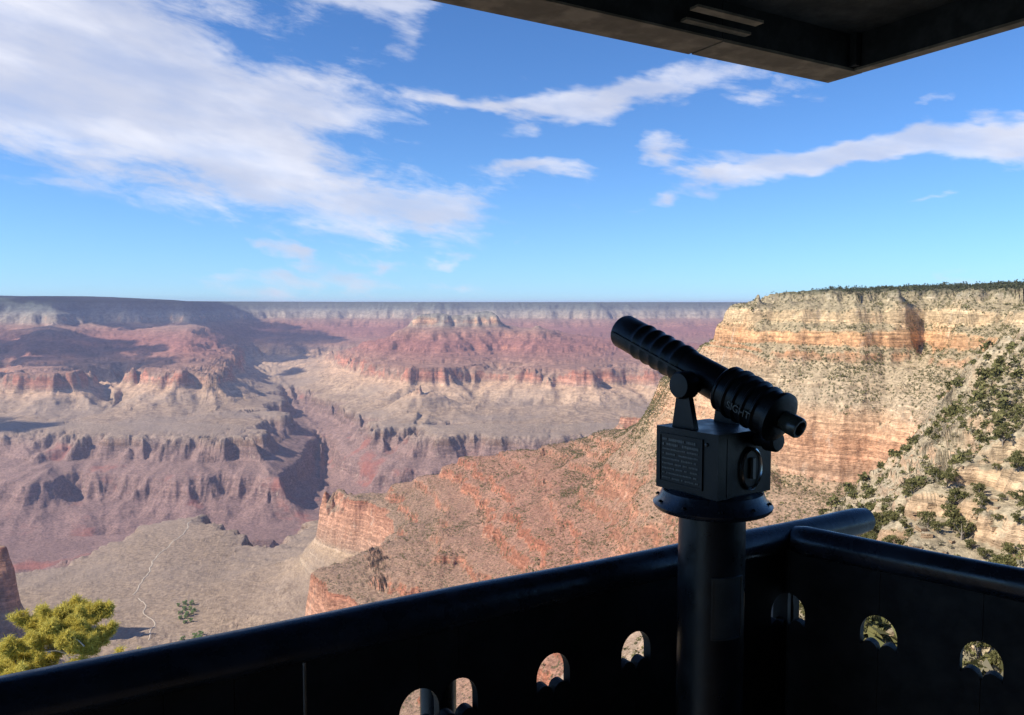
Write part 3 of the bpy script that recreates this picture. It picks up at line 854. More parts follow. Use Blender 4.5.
# candidate places on the near hillside
rt = np.random.default_rng(4)
cand = []
for _ in range(14000):
    px = rt.uniform(560, 1130); D = math.exp(rt.uniform(math.log(55), math.log(720)))
    x = (px - CX) / F * D
    cand.append((x, D))
cand = np.array(cand)
gz_ = ground(cand[:, 0], cand[:, 1])
gx2 = ground(cand[:, 0] + 4, cand[:, 1]); gy2 = ground(cand[:, 0], cand[:, 1] + 4)
slope = np.hypot(gx2 - gz_, gy2 - gz_) / 4
dn = 0.62 + 0.8 * fbm(cand[:, 0] / 38, cand[:, 1] / 38, 3, 67)
sx_, sy_ = project(cand[:, 0], cand[:, 1], gz_)
picked = []
limit_keep = 900
dlim = np.interp(sx_, drain_px, drain_D)
for i in np.argsort(cand[:, 1]):
    x, y = cand[i]
    if slope[i] > 1.5 or dn[i] < -0.05 + 0.45 * rt.random() or y > dlim[i] - 30: continue
    if not (-40 < sx_[i] < 1045 and 300 < sy_[i] < 735): continue
    sp_ = 3.2 + 0.004 * y + (2.4 if dn[i] < .4 else 0)
    if picked and min((x - p[0]) ** 2 + (y - p[1]) ** 2 for p in picked) < sp_ ** 2: continue
    # hidden behind the crest?  walk the ray
    t_ = np.linspace(.25, .97, 28)
    if np.any(ground(x * t_, y * t_) > (gz_[i] + 2.0) * t_ + 1.0): continue
    picked.append((x, y, gz_[i], slope[i], dn[i], sx_[i], sy_[i]))
print('JUNIPERS', len(picked))
rest = picked[295:]
picked_ind = picked[:295]
proto = {}
size_w = {0: 'small', 1: 'middling', 2: 'big'}
for n_, (x, y, z, slp, d_, px_, py_) in enumerate(picked_ind):
    k = rt.integers(0, len(kinds))
    s_ = float(np.clip(rt.lognormal(-0.05, 0.32), .45, 1.5)) * (1.0 if y > 160 else .78)
    root = empty('juniper_tree', (x, y, z - 0.15 * s_), rt.uniform(0, 6.28))
    root.scale = (s_, s_, s_ * rt.uniform(.8, 1.1))
    if k not in proto:
        c_o = link('crown', kinds[k][0], None, root); t_o = link('trunk', kinds[k][1], None, root); proto[k] = (c_o, t_o)
    else:
        for src in proto[k]:
            o = src.copy(); COL.objects.link(o); o.parent = root
    sw = 0 if s_ < .75 else (1 if s_ < 1.1 else 2)
    if py_ < 400: zone = 'high on the near slope under the far cliff rim'
    elif py_ < 470: zone = 'on the near slope beside the foot of the great cliff' if px_ < 930 else 'on the ledgy middle of the near slope at right'
    elif py_ < 560: zone = 'just above the projecting rail end' if px_ < 900 else 'just above the right hand railing'
    else: zone = 'seen low through the right hand railing cutouts' if px_ > 740 else 'low behind the left hand railing'
    look = ('lone' if d_ < .5 else 'crowded') + ' ' + size_w[sw]
    shape = ('round', 'spreading', 'tall', 'squat', 'wide', 'upright')[k]
    tag(root, f'{look} {shape} green juniper {zone}', 'juniper', f'{look} {shape} junipers {zone}')

# low-poly bushes merged into one mesh: farther than one can count
def scatter_mesh(name, pts, sizes, mat, seed, ntri=22, flat=0.75):
    g = np.random.default_rng(seed)
    nvar = 12; var = []
    for _ in range(nvar):
        c = rand_unit(g, ntri); c[:, 2] = np.abs(c[:, 2]) * flat * 1.4 - .15
        c *= (0.35 + 0.5 * g.random((ntri, 1)))
        a = rand_unit(g, ntri) * .55; b = rand_unit(g, ntri) * .55
        v = np.stack([c - a * .6, c + a * .6 + b * .1, c + b], 1).reshape(-1, 3)
        var.append(v)
    var = np.array(var)
    n = len(pts); kk = g.integers(0, nvar, n); an = g.random(n) * 6.28
    v = var[kk]                                     # n, 3*ntri, 3
    ca, sa = np.cos(an)[:, None], np.sin(an)[:, None]
    xx = v[:, :, 0] * ca - v[:, :, 1] * sa; yy = v[:, :, 0] * sa + v[:, :, 1] * ca
    out = np.stack([pts[:, 0, None] + xx * sizes[:, None], pts[:, 1, None] + yy * sizes[:, None], pts[:, 2, None] + (v[:, :, 2] + .25) * sizes[:, None]], -1).reshape(-1, 3)
    me = np_mesh(name, out, np.arange(len(out)).reshape(-1, 3), False)
    tag(link(name, me, mat), kind='stuff')


def pick_cells(mask, dens_w, n, seed):
    """random points on terrain quads, chance in proportion to true area times a density"""
    g = np.random.default_rng(seed)
    P00, P10, P01 = V[Q[:, 0]], V[Q[:, 1]], V[Q[:, 3]]
    area = np.abs((P10[:, 0] - P00[:, 0]) * (P01[:, 1] - P00[:, 1]) - (P10[:, 1] - P00[:, 1]) * (P01[:, 0] - P00[:, 0]))
    w = np.where(mask, area * dens_w, 0)
    cs = np.cumsum(w); i = np.searchsorted(cs, g.random(n) * cs[-1])
    a = g.random((n, 1)); b = g.random((n, 1))
    return P00[i] + (P10[i] - P00[i]) * a + (P01[i] - P00[i]) * b, w.sum()


zq_ = ZZ[:-1, :-1].ravel()
nzx = np.cross(V[Q[:, 1]] - V[Q[:, 0]], V[Q[:, 3]] - V[Q[:, 0]]); nz_ = np.abs(nzx[:, 2]) / (np.linalg.norm(nzx, axis=1) + 1e-9)
qx, qy = cen_x, cen_y
clump = np.clip(0.55 + fbm(qx / 70, qy / 70, 3, 44), 0.05, 1.6)
mk = ((reg == 1) | (reg == 2)) & (nz_ > 0.30) & (zq_ < 14) & (zq_ > -640) & (pxc > 280) & (pxc < 1060) & (qy < 3000)
wd = clump * np.interp(zq_, [-640, -560, -450, -330, -270, -160, -90, 10], [.25, .5, .7, 1.2, 1.3, 2.6, 2.4, .8]) * np.where((pxc > 560) & (pxc < 740) & (qy > 1650), 2.2, 1.0)
p_, tot_ = pick_cells(mk, wd, 90000, 1)
print('AREA', tot_)
g5 = np.random.default_rng(8)
scatter_mesh('shrubs', p_[:76000], g5.lognormal(0.55, .38, 76000), M_jun, 2, 10)
scatter_mesh('dry_shrubs', p_[76000:], g5.lognormal(0.3, .3, 14000), M_gry, 3, 8)
mk = (reg == 0) & (nz_ > 0.4) & (qy > 300) & (qy < 1000)
p_, _ = pick_cells(mk, clump, 5200, 5)
scatter_mesh('hillside_shrubs', p_, g5.lognormal(0.3, .4, len(p_)), M_jun, 6, 22)
mk = (reg == 0) & (nz_ > 0.35) & (qy > 40) & (qy < 520) & (pxc > 500)
p_, _ = pick_cells(mk, clump ** 1.5 / (1 + (qy / 160) ** 1.0), 26000, 7)
scatter_mesh('hillside_brush', p_, g5.lognormal(-.5, .5, len(p_)), M_gry, 9, 26)
p_, _ = pick_cells(mk, clump ** 2 / (1 + (qy / 160) ** 1.0), 26000, 17)
scatter_mesh('green_brush', p_, g5.lognormal(-.2, .5, len(p_)), M_jun, 19, 24)
mk = (zq_ > 15) & (qy < 3400) & (qy > 900) & (pxc > 740) & (pxc < 1080)
p_, _ = pick_cells(mk, 1.0 / qy ** 1.2, 9000, 10)
scatter_mesh('plateau_forest', p_, g5.lognormal(1.15, .3, len(p_)), M_for, 12, 16, 1.0)

if rest:
    ra = np.array(rest)[:, :3]
    scatter_mesh('hillside_junipers', ra, g5.lognormal(.85, .3, len(ra)), M_jun, 31, 60, 1.0)

# loose blocks of rim rock
mk = (reg == 0) & (qy > 40) & (qy < 620) & (pxc > 500)
p_, _ = pick_cells(mk, (1.7 - clump) / (1 + (qy / 160) ** 1.0), 9000, 27)
gb = np.random.default_rng(29)
nb = len(p_); sz = gb.lognormal(-.55, .55, nb)
cube = np.array([(x, y, z) for x in (-1, 1) for y in (-1, 1) for z in (-1, 1)], float) * .5
vb = cube[None] * (0.7 + .6 * gb.random((nb, 8, 3))) * np.array([1.2, 1.0, .7])
an = gb.random(nb) * 6.28; ca, sa = np.cos(an)[:, None], np.sin(an)[:, None]
vb = np.stack([(vb[..., 0] * ca - vb[..., 1] * sa) * sz[:, None] + p_[:, 0, None], (vb[..., 0] * sa + vb[..., 1] * ca) * sz[:, None] + p_[:, 1, None], vb[..., 2] * sz[:, None] + p_[:, 2, None] + .1 * sz[:, None]], -1).reshape(-1, 3)
qb = np.array([(0, 1, 3, 2), (4, 6, 7, 5), (0, 4, 5, 1), (2, 3, 7, 6), (0, 2, 6, 4), (1, 5, 7, 3)])
tag(link('boulders', np_mesh('boulders', vb, (qb[None] + (np.arange(nb) * 8)[:, None, None]).reshape(-1, 4), False), M_near), kind='stuff')

# cottonwoods along the creek
cot = [(186, 2.28), (181, 2.31), (191, 2.29), (187, 2.33), (182, 2.36), (186, 2.39), (190, 2.10), (197, 2.13), (186, 2.09), (204, 2.09), (182, 2.14), (194, 2.16), (201, 2.07), (179, 2.42), (209, 2.10), (192, 2.06)]
cw = juniper_meshes(90, hgt=9.0, wid=5.0, tufts=150, per=10, leaf=0.8)
cw[0].materials.append(M_cot); cw[1].materials.append(m_bark)
gc = random.Random(12)
cot += [(187 + gc.gauss(0, 5), 2.34 + gc.gauss(0, .05)) for _ in range(12)] + [(194 + gc.gauss(0, 8), 2.11 + gc.gauss(0, .035)) for _ in range(12)]
first = None
for i, (px, D) in enumerate(cot):
    x = (px - CX) / F * 1.025 * D * 1000; y = D * 1000
    r0 = empty('cottonwood_tree', (x, y, float(ground(x, y)[0]) - 0.5), i * 1.7)
    r0.scale = (.95 + .2 * (i % 4),) * 3
    if first is None:
        first = (link('crown', cw[0], None, r0), link('trunk', cw[1], None, r0))
    else:
        for src in first:
            o = src.copy(); COL.objects.link(o); o.parent = r0
    up_ = D > 2.22
    tag(r0, 'bright green cottonwood in the upper of two clumps on the canyon floor' if up_ else 'bright green cottonwood in the lower clump, right above the left railing', 'cottonwood', 'cottonwoods of the upper creek clump' if up_ else 'cottonwoods of the lower creek clump')

# the dusty trail over the bench
def trail(pts, w, name):
    P = np.array(pts, float)
    seg = np.r_[0, np.cumsum(np.hypot(*np.diff(P, axis=0).T))]
    n = int(seg[-1] / 9)
    s_ = np.linspace(0, seg[-1], n)
    x = np.interp(s_, seg, P[:, 0]); y = np.interp(s_, seg, P[:, 1])
    x = np.convolve(np.pad(x, 4, mode='edge'), np.ones(9) / 9, 'valid') + 5 * fbm(s_ / 60, s_ * 0, 3, 2); y = np.convolve(np.pad(y, 4, mode='edge'), np.ones(9) / 9, 'valid') + 5 * fbm(s_ / 60, s_ * 0 + 9, 3, 5)
    tx, ty = np.gradient(x), np.gradient(y); l = np.hypot(tx, ty) + 1e-6; nx, ny = -ty / l, tx / l
    cols = []
    for k in (-1.0, -.5, 0, .5, 1.0):
        xx, yy = x + nx * w * k, y + ny * w * k
        cols.append(np.stack([xx, yy, ground(xx, yy) + 1.3 - 1.0 * abs(k)], -1))
    v = np.stack(cols, 1).reshape(-1, 3); i = np.arange(n * 5).reshape(n, 5)
    q = np.stack([i[:-1, :-1], i[:-1, 1:], i[1:, 1:], i[1:, :-1]], -1).reshape(-1, 4)
    tag(link(name, np_mesh(name, v, q), M_trail), kind='structure')


M_trail, tt_, tb_ = new_mat('trail_dust')
tb_.inputs['Base Color'].default_value = c4(.42, .345, .26); tb_.inputs['Roughness'].default_value = 1


def tr(*pp):
    return [a[:2] for a in A(*pp)]


trail(tr((190, 520, 3.5), (186, 532, 3.3), (170, 545, 3.12), (158, 553, 2.98), (150, 560, 2.85), (143, 572, 2.68), (132, 584, 2.52)), 2.6, 'trail')
trail(tr((134, 586, 2.5), (148, 588, 2.46), (142, 597, 2.38), (156, 603, 2.28), (150, 611, 2.22), (147, 620, 2.12)), 2.2, 'trail')

# ------------------------------------------------------------------ the pinyon below the deck at left
def big_pinyon():
    g = np.random.default_rng(77); rr_ = random.Random(77)
    bx_, by_ = -7.05, 12.4
    gz0 = float(ground(bx_, by_)[0])
    root = empty('pinyon_tree', (bx_, by_, gz0))
    top = -5.05 - gz0                                # crown top above the base
    tv, tf = [], []
    def add(pts, rad, sides=6):
        a, b = tube(pts, rad, sides); o = len(tv); tv.extend(a); tf.extend([tuple(i + o for i in q) for q in b])
    trunk_pts = [Vector((0, 0, -.5)), Vector((.1, 0, top * .3)), Vector((.0, .1, top * .6)), Vector((.15, 0, top * .85)), Vector((.2, 0, top * .9))]
    add(trunk_pts, [.20, .17, .12, .06, .02], 8)
    dv_, df_ = [], []
    tips = []
    def branch(p, d, L, r, lev):
        pts = [p]; q = p.copy(); dd = d.copy()
        n = 4
        for i in range(n):
            dd = (dd + Vector((rr_.uniform(-.3, .3), rr_.uniform(-.3, .3), rr_.uniform(-.16, .2)))).normalized()
            q = q + dd * (L / n)
            pts.append(q.copy())
            if lev < 2 and i >= 1:
                for _ in range(2 if lev == 0 else 2):
                    sd_ = (dd + Vector((rr_.uniform(-1, 1), rr_.uniform(-1, 1), rr_.uniform(-.4, .8)))).normalized()
                    branch(q.copy(), sd_, L * rr_.uniform(.35, .55), r * .5, lev + 1)
            if lev >= 1: tips.append(q.copy())
        add([tuple(a) for a in pts], [r * (1 - .8 * i / n) for i in range(n + 1)], 5)
    for k in range(60):
        z = top * (1 - rr_.uniform(.02, .62) ** 1.25); a = rr_.uniform(0, 6.28)
        f = min(1, (top - z) / 1.5)
        L = 0.26 + 0.92 * f ** .8 * rr_.uniform(.7, 1.15)
        branch(Vector((.08, 0, z)), Vector((math.cos(a), math.sin(a), rr_.uniform(.05, .55))).normalized(), L, .04, 0)
    cs = np.array([tuple(t) for t in tips])
    lowz = cs[:, 2] > top * .3
    cs = cs[lowz]
        # needles: thin blades fanning out of every tuft
    per = 46
    n = len(cs) * per
    c = np.repeat(cs, per, 0) + g.normal(size=(n, 3)) * .022
    d = rand_unit(g, n); d[:, 2] += .45
    d /= np.linalg.norm(d, axis=1)[:, None]
    L = .058 + .04 * g.random((n, 1))
    b = np.cross(d, rand_unit(g, n)); b /= np.linalg.norm(b, axis=1)[:, None]
    v = np.stack([c - b * .0062, c + b * .0062, c + d * L + b * .003], 1).reshape(-1, 3)
    print('PINYON tufts', len(cs))
    link('crown', np_mesh('crown', v, np.arange(n * 3).reshape(-1, 3), False), M_pin, root)
    link('trunk', pymesh('trunk', tv, tf), m_bark, root)
    # bare silvery twigs
    tv.clear(); tf.clear()
    for k in range(22):
        p = Vector(tuple(cs[rr_.randrange(len(cs))])) + Vector((rr_.uniform(-.1, .1), -.1, 0))
        q = p + Vector((rr_.uniform(-.25, .3), rr_.uniform(-.3, 0), rr_.uniform(.05, .28)))
        m_ = (p + q) / 2 + Vector((rr_.uniform(-.05, .05), 0, rr_.uniform(-.03, .05)))
        add([tuple(p), tuple(m_), tuple(q)], [.012, .009, .004], 4)
    tw, t_, b_ = new_mat('bare_twig'); b_.inputs['Base Color'].default_value = c4(.55, .50, .44); b_.inputs['Roughness'].default_value = .9
    tg_ = link('dead_twigs', pymesh('dead_twigs', tv, tf), tw, root)
    tag(root, 'yellow green pinyon tree with bare twigs below the left railing', 'pinyon tree')


big_pinyon()

# ------------------------------------------------------------------ the lookout: dark painted deck, railing, roof and coin telescope
def px_ray(px, py):
    t = (py - CY) / F
    return Vector(((px - CX) / F, CP_ - SP_ * t, -(SP_ + CP_ * t)))


def on_plane(px, py, z):
    d = px_ray(px, py)
    return d * (z / d.z)


def at_depth(px, py, D):
    d = px_ray(px, py)
    return d * (D / d.y)


def paint(name, base, rough, bump=0.0015, sc_=60, spec=0.5, worn=None):
    m, t, b = new_mat(name)
    o = t.n('ShaderNodeTexCoord').outputs['Object']
    n1 = t.noise(o, 9, 5, 0.6)
    w = t.mix(t.step(n1, 0.42, 0.62), c4(*base), c4(*[min(1, v * 1.7 + .002) for v in base]))
    if worn:
        w = t.mix(t.math('MULTIPLY', t.step(t.noise(t.scale(o, 1, 1, 1), 26, 6, 0.7), 0.66, 0.72), .8), w, c4(*worn))
    t.put(b.inputs['Base Color'], w)
    t.put(b.inputs['Roughness'], t.step(t.noise(o, 22, 4, 0.6), 0.3, 0.7, rough - .08, rough + .12))
    b.inputs['Specular IOR Level'].default_value = spec
    bp = t.n('ShaderNodeBump'); bp.inputs['Distance'].default_value = bump; bp.inputs['Strength'].default_value = .8
    t.put(bp.inputs['Height'], t.noise(o, sc_, 6, 0.65)); t.put(b.inputs['Normal'], bp.outputs[0])
    return m


M_rail = paint('rail_paint', (.014, .016, .022), .27, .0012, 40, .5, (.05, .045, .04))
M_board = paint('board_paint', (.010, .008, .007), .6, .001, 30, .25)
M_tel = paint('telescope_paint', (.0045, .0042, .0048), .36, .0004, 160, .24)
M_post = paint('post_paint', (.009, .009, .010), .34, .0005, 90, .45)
M_beam = paint('beam_brown', (.115, .078, .050), .7, .002, 25, .25)
M_soff = paint('soffit_brown', (.016, .013, .011), .75, .002, 12, .2)
M_deck = paint('deck_paint', (.035, .03, .028), .6, .002, 20, .3)
M_chrome, t_, b_ = new_mat('worn_chrome')
b_.inputs['Base Color'].default_value = c4(.55, .53, .50); b_.inputs['Metallic'].default_value = 1; b_.inputs['Roughness'].default_value = .22


def bm_obj(name, bm, mat, parent=None, smooth=False, bevel=0.0):
    if bevel:
        es = [e for e in bm.edges if len(e.link_faces) == 2 and e.calc_face_angle(0) > .6]
        bmesh.ops.bevel(bm, geom=es, offset=bevel, segments=2, affect='EDGES', profile=.6)
    bmesh.ops.recalc_face_normals(bm, faces=bm.faces)
    me = bpy.data.meshes.new(name)
    bm.to_mesh(me); bm.free()
    if smooth:
        me.polygons.foreach_set('use_smooth', [True] * len(me.polygons))
        try:
            me.set_sharp_from_angle(angle=R(38))
        except Exception:
            pass
    return link(name, me, mat, parent)


def frame_from(zax, hint=Vector((0, 0, 1))):
    z = Vector(zax).normalized()
    x = hint.cross(z)
    if x.length < 1e-4: x = Vector((1, 0, 0))
    x.normalize(); y = z.cross(x)
    return Matrix((x, y, z)).transposed().to_4x4()


def lathe(bm, prof, M, seg=40):
    """prof: (radius, height) pairs turned about local z of M"""
    rings = []
    for r_, z in prof:
        if r_ < 1e-6:
            rings.append([bm.verts.new(M @ Vector((0, 0, z)))])
        else:
            rings.append([bm.verts.new(M @ Vector((r_ * math.cos(2 * math.pi * k / seg), r_ * math.sin(2 * math.pi * k / seg), z))) for k in range(seg)])
    for a, b in zip(rings[:-1], rings[1:]):
        for k in range(seg):
            k2 = (k + 1) % seg
            if len(a) == 1 and len(b) == 1: continue
            if len(a) == 1: bm.faces.new((a[0], b[k], b[k2]))
            elif len(b) == 1: bm.faces.new((a[k], a[k2], b[0]))
            else: bm.faces.new((a[k], a[k2], b[k2], b[k]))


def prism(bm, outline, M, z0, z1):
    """outline in local xy of M, extruded from z0 to z1"""
    lo = [bm.verts.new(M @ Vector((x, y, z0))) for x, y in outline]
    hi = [bm.verts.new(M @ Vector((x, y, z1))) for x, y in outline]
    n = len(outline)
    bm.faces.new(lo); bm.faces.new(hi[::-1])
    for i in range(n):
        bm.faces.new((lo[i], hi[i], hi[(i + 1) % n], lo[(i + 1) % n]))


def box(bm, M, x0, x1, y0, y1, z0, z1):
    prism(bm, [(x0, y0), (x1, y0), (x1, y1), (x0, y1)], M, z0, z1)


FLOOR = -1.65
HR = -0.50                                          # height of the rail top
L0_, L1_ = on_plane(0, 675.6, HR), on_plane(861, 505.2, HR)
R0_, R1_ = on_plane(797, 523, HR), on_plane(1024, 566, HR)
RR_ = 0.034
dl = (L1_ - L0_).normalized(); dr = (R1_ - R0_).normalized()
nl_ = Vector((-dl.y, dl.x, 0)); nr_ = Vector((-dr.y, dr.x, 0))       # outward normals
axl0 = L0_ - dl * 1.9 - Vector((0, 0, RR_)) - nl_ * .012
axl1 = L1_ - Vector((0, 0, RR_)) - nl_ * .012
axr0 = R0_ - Vector((0, 0, RR_)) - nr_ * .012
axr1 = R1_ + dr * 1.9 - Vector((0, 0, RR_)) - nr_ * .012


def log_rail(name, a, b, parent, seed, r=RR_):
    """a peeled log: slightly uneven round rail"""
    bm = bmesh.new(); n = 90; seg = 22
    M = frame_from(b - a); M.translation = a; L = (b - a).length
    prof = []
    rings = []
    for i in range(n + 1):
        t = L * i / n
        rr_ = r * (1 + .05 * math.sin(t * 3.1 + seed) + .03 * math.sin(t * 9.7 + seed * 2))
        if i in (0, n): rr_ *= .86
        rings.append([bm.verts.new(M @ Vector((rr_ * math.cos(2 * math.pi * k / seg) * (1 + .03 * math.sin(k * 2 + t * 1.4)), rr_ * math.sin(2 * math.pi * k / seg), t + (0.006 if i == n - 1 else 0) * 0))) for k in range(seg)])
    for p, q in zip(rings[:-1], rings[1:]):
        for k in range(seg):
            bm.faces.new((p[k], p[(k + 1) % seg], q[(k + 1) % seg], q[k]))
    bm.faces.new(rings[0][::-1]); bm.faces.new(rings[-1])
    return bm_obj(name, bm, M_rail, parent, True)


def hit_fence(px, p0, d):
    """distance along the fence where the image column px meets it (at the height of the cutouts)"""
    # solve on the vertical plane through p0 along d
    best = None
    for s in np.linspace(-3, 4, 14001):
        q = p0 + d * s
        if q.y < .3: continue
        cx_, _ = project(q.x, q.y, -.69)
        e = abs(cx_ - px)
        if best is None or e < best[0]: best = (e, s)
    return best[1]


def board_fence(root, p0, d, nrm, cuts, smin, smax, gaps, extra, top=-.545, bot=-1.60):
    """upright boards; every joint listed in cuts has the half-round cutout shared by its two boards"""
    joints = sorted([(c, True) for c in cuts] + [(e, False) for e in extra])
    joints = [(smin, False)] + [j for j in joints if smin < j[0] < smax] + [(smax, False)]
    M = Matrix((d, Vector((0, 0, 1)), d.cross(Vector((0, 0, 1))))).transposed().to_4x4(); M.translation = Vector((p0.x, p0.y, 0))
    hw, zt, zb = .0375, -.659, -.732
    bm = bmesh.new()
    def side(s, cut, sgn, gap):
        """points from top to bottom along a board edge at s; sgn +1: the board lies to the right"""
        g_ = gap * sgn
        out = [(s + g_, top)]
        if cut:
            for k in range(9):
                a = math.pi / 2 * k / 8
                out.append((s + sgn * (gap + (hw - gap) * math.sin(a)), zb + .03 + (zt - zb - .03) * math.cos(a)))
            out.append((s + sgn * hw, zb))
            for k in range(1, 8):
                a = math.pi * k / 8
                out.append((s + sgn * (gap + (hw - gap) * (1 - k / 8)), zb + .014 * math.sin(a) ** .8))
            out.append((s + g_, zb - .006))
        out.append((s + g_, bot))
        return out
    for (a, ca), (b, cb_) in zip(joints[:-1], joints[1:]):
        ga = gaps.get(round(a, 3), .0005); gb = gaps.get(round(b, 3), .0005)
        l = side(a, ca, 1, ga); r_ = side(b, cb_, -1, gb)
        prism(bm, l + r_[::-1], M, .006, .028)
    return bm_obj('board_panel', bm, M_board, root)


# left railing
lf = empty('log_railing', (L0_.x, L0_.y, FLOOR), math.atan2(dl.y, dl.x))
P0 = Vector((L0_.x, L0_.y, 0)) + nl_ * .004
cl = [hit_fence(p, P0, dl) for p in (413, 452, 545.5, 627.5, 700, 773)]
seam = hit_fence(301, P0, dl)
extra = [hit_fence(p, P0, dl) for p in (232, 163, 60)] + [seam]
END = hit_fence(791, P0, dl)


def keep_world(o):
    """an object modelled in world space hung under a placed Empty"""
    o.matrix_parent_inverse = o.parent.matrix_basis.inverted() if o.parent else Matrix()
    return o


bpy.context.view_layer.update()
keep_world(log_rail('top_rail', axl0, axl1, lf, 1.0))
keep_world(board_fence(lf, P0, dl, nl_, cl, -2.3, END - .004, {round(seam, 3): .0028}, extra))
tag(lf, 'dark log railing with solid cutout boards running along the left', 'railing', 'dark deck railings')
rf = empty('log_railing', (R0_.x, R0_.y, FLOOR), math.atan2(dr.y, dr.x))
P1 = Vector((R0_.x, R0_.y, 0)) + nr_ * .004
cr_ = [hit_fence(p, P1, dr) for p in (794, 883, 985)]
rstart = hit_fence(793, P1, dr)
keep_world(log_rail('top_rail', axr0, axr1, rf, 4.0))
keep_world(board_fence(rf, P1, dr, nr_, cr_, min(rstart, cr_[0] - .004), 3.0, {}, [cr_[2] + .2, cr_[2] + .4]))
tag(rf, 'shorter dark log railing with cutout boards leaving the corner to the right', 'railing', 'dark deck railings')
# round posts outside the boards
for px_, f_, p_0, d_, n_v in ((437.5, lf, P0, dl, nl_), (783, lf, P0, dl, nl_)):
    s = hit_fence(px_, P0 + nl_ * .07, dl)
    c = P0 + nl_ * .068 + dl * s
    bm = bmesh.new(); M = Matrix.Translation((c.x, c.y, 0)); rp_ = .034 if px_ < 500 else .033
    lathe(bm, [(0, FLOOR), (rp_ * 1.05, FLOOR), (rp_, -1.2), (rp_, -.575), (0, -.572)], M, 20)
    keep_world(bm_obj('post', bm, M_rail, f_, True))
# a low bottom plank behind the boards
for f_, p_0, d_, n_v, a, b in ((lf, P0, dl, nl_, -2.3, END), (rf, P1, dr, nr_, 0, 3.0)):
    bm = bmesh.new(); M = Matrix((d_, n_v, Vector((0, 0, 1)))).transposed().to_4x4(); M.translation = Vector((p_0.x, p_0.y, 0))
    box(bm, M, a, b, .034, .07, -1.56, -1.46)
    keep_world(bm_obj('bottom_rail', bm, M_board, f_, False, .004))

# deck floor, inside the railing
corner = Vector((R0_.x, R0_.y, 0))
bm = bmesh.new()
pl = [corner, corner - dl * 4.2, corner - dl * 4.2 - nl_ * 4.5, corner + dr * 4.0 - nl_ * 3.2, corner + dr * 4.0]
pl = [(p.x, p.y) for p in pl]
prism(bm, pl, Matrix(), FLOOR - .18, FLOOR)
tag(bm_obj('deck_floor', bm, M_deck), kind='structure')

# roof corner
RZ = 0.85
rc, rl, rr2 = on_plane(828, 83, RZ), on_plane(432, 0, RZ), on_plane(1024, 26.5, RZ)
u1 = (rl - rc).normalized(); u2 = (rr2 - rc).normalized()
MR = Matrix((u1, u2, u1.cross(u2).normalized())).transposed().to_4x4(); MR.translation = rc
if MR.col[2].z < 0:
    MR = Matrix((u1, u2, Vector((0, 0, 1)))).transposed().to_4x4(); MR.translation = rc
roof = empty('overhanging_roof', (rc.x, rc.y, rc.z), 0)
bpy.context.view_layer.update()
W1, W2 = .150, .047                                  # undersides of the two edge beams
LU, LV = 5.2, 5.6


def rp(name, mat, *boxes, bevel=.003):
    bm = bmesh.new()
    for b_ in boxes: box(bm, MR, *b_)
    return keep_world(bm_obj(name, bm, mat, roof, False, bevel))


jt = 0.70                                            # butt joint in the long edge board
for nm_, mt_, z0_, z1_ in (('edge_board', M_beam, 0, .010), ('shaded_beam_core', M_soff, .0105, .135)):  # beam in two pieces: the dark core puts inner-face shade into its colour
    e_ = 0 if z0_ == 0 else .004
    rp(nm_, mt_, (e_, jt, e_, W1 - e_, z0_, z1_))
    rp(nm_, mt_, (jt + .003, LU, -.012 + e_, W1 - e_, z0_ + .003 * (z0_ == 0), z1_))
    rp(nm_, mt_, (e_, W2 - e_, W1 + .002, LV, z0_ + .001 * (z0_ == 0), z1_))
rp('soffit', M_soff, (W2 + .002, LU, W1 + .002, 1.05, .128, .15), (W2 + .002, LU, 1.056, 2.4, .128, .15), (W2 + .002, LU, 2.406, LV, .128, .15), bevel=.001)
rp('roof_deck', M_soff, (-.06, LU, -.06, LV, .155, .30))
rp('corner_block', M_soff, (W2 + .004, W2 + .03, W1 + .004, W1 + .03, .012, .127))
rp('soffit_panel', M_beam, (.61, .89, W1 + .006, W1 + .034, .028, .036), (.63, .91, W1 + .070, W1 + .106, .040, .048), bevel=.001)
tag(roof, 'dark wooden roof corner with brown edge boards overhead', 'roof')

# wall of the lookout behind the viewer
wl = empty('building_wall', (-.6, -1.3, FLOOR), 0)
bpy.context.view_layer.update()
Mw = Matrix((dl, nl_, Vector((0, 0, 1)))).transposed().to_4x4(); Mw.translation = Vector((0, -1.5, 0))
bm = bmesh.new(); box(bm, Mw, -3.6, .3, -.2, 0, FLOOR, 1.0); box(bm, Mw, 1.35, 3.6, -.2, 0, FLOOR, 1.0); box(bm, Mw, .3, 1.35, -.2, 0, .45, 1.0)
keep_world(bm_obj('wall', bm, M_soff, wl))
bm = bmesh.new(); box(bm, Mw, .303, 1.347, -.13, -.08, FLOOR, .447)
keep_world(bm_obj('door', bm, M_board, wl, False, .004))
tag(wl, 'dark timber wall with a door behind the deck', 'wall')

# ---- telescope
TX, TY = (712 - CX) / F * 1.47 / (CP_ - SP_ * .2), 1.47
tel = empty('coin_telescope', (TX, TY, FLOOR))
bpy.context.view_layer.update()
MT = Matrix.Translation((TX, TY, 0))
bm = bmesh.new()
lathe(bm, [(0, FLOOR), (.15, FLOOR), (.15, FLOOR + .015), (.075, FLOOR + .035), (.0615, FLOOR + .07), (.0615, -.385), (0, -.384)], MT, 56)
post = keep_world(bm_obj('post', bm, M_post, tel, True))
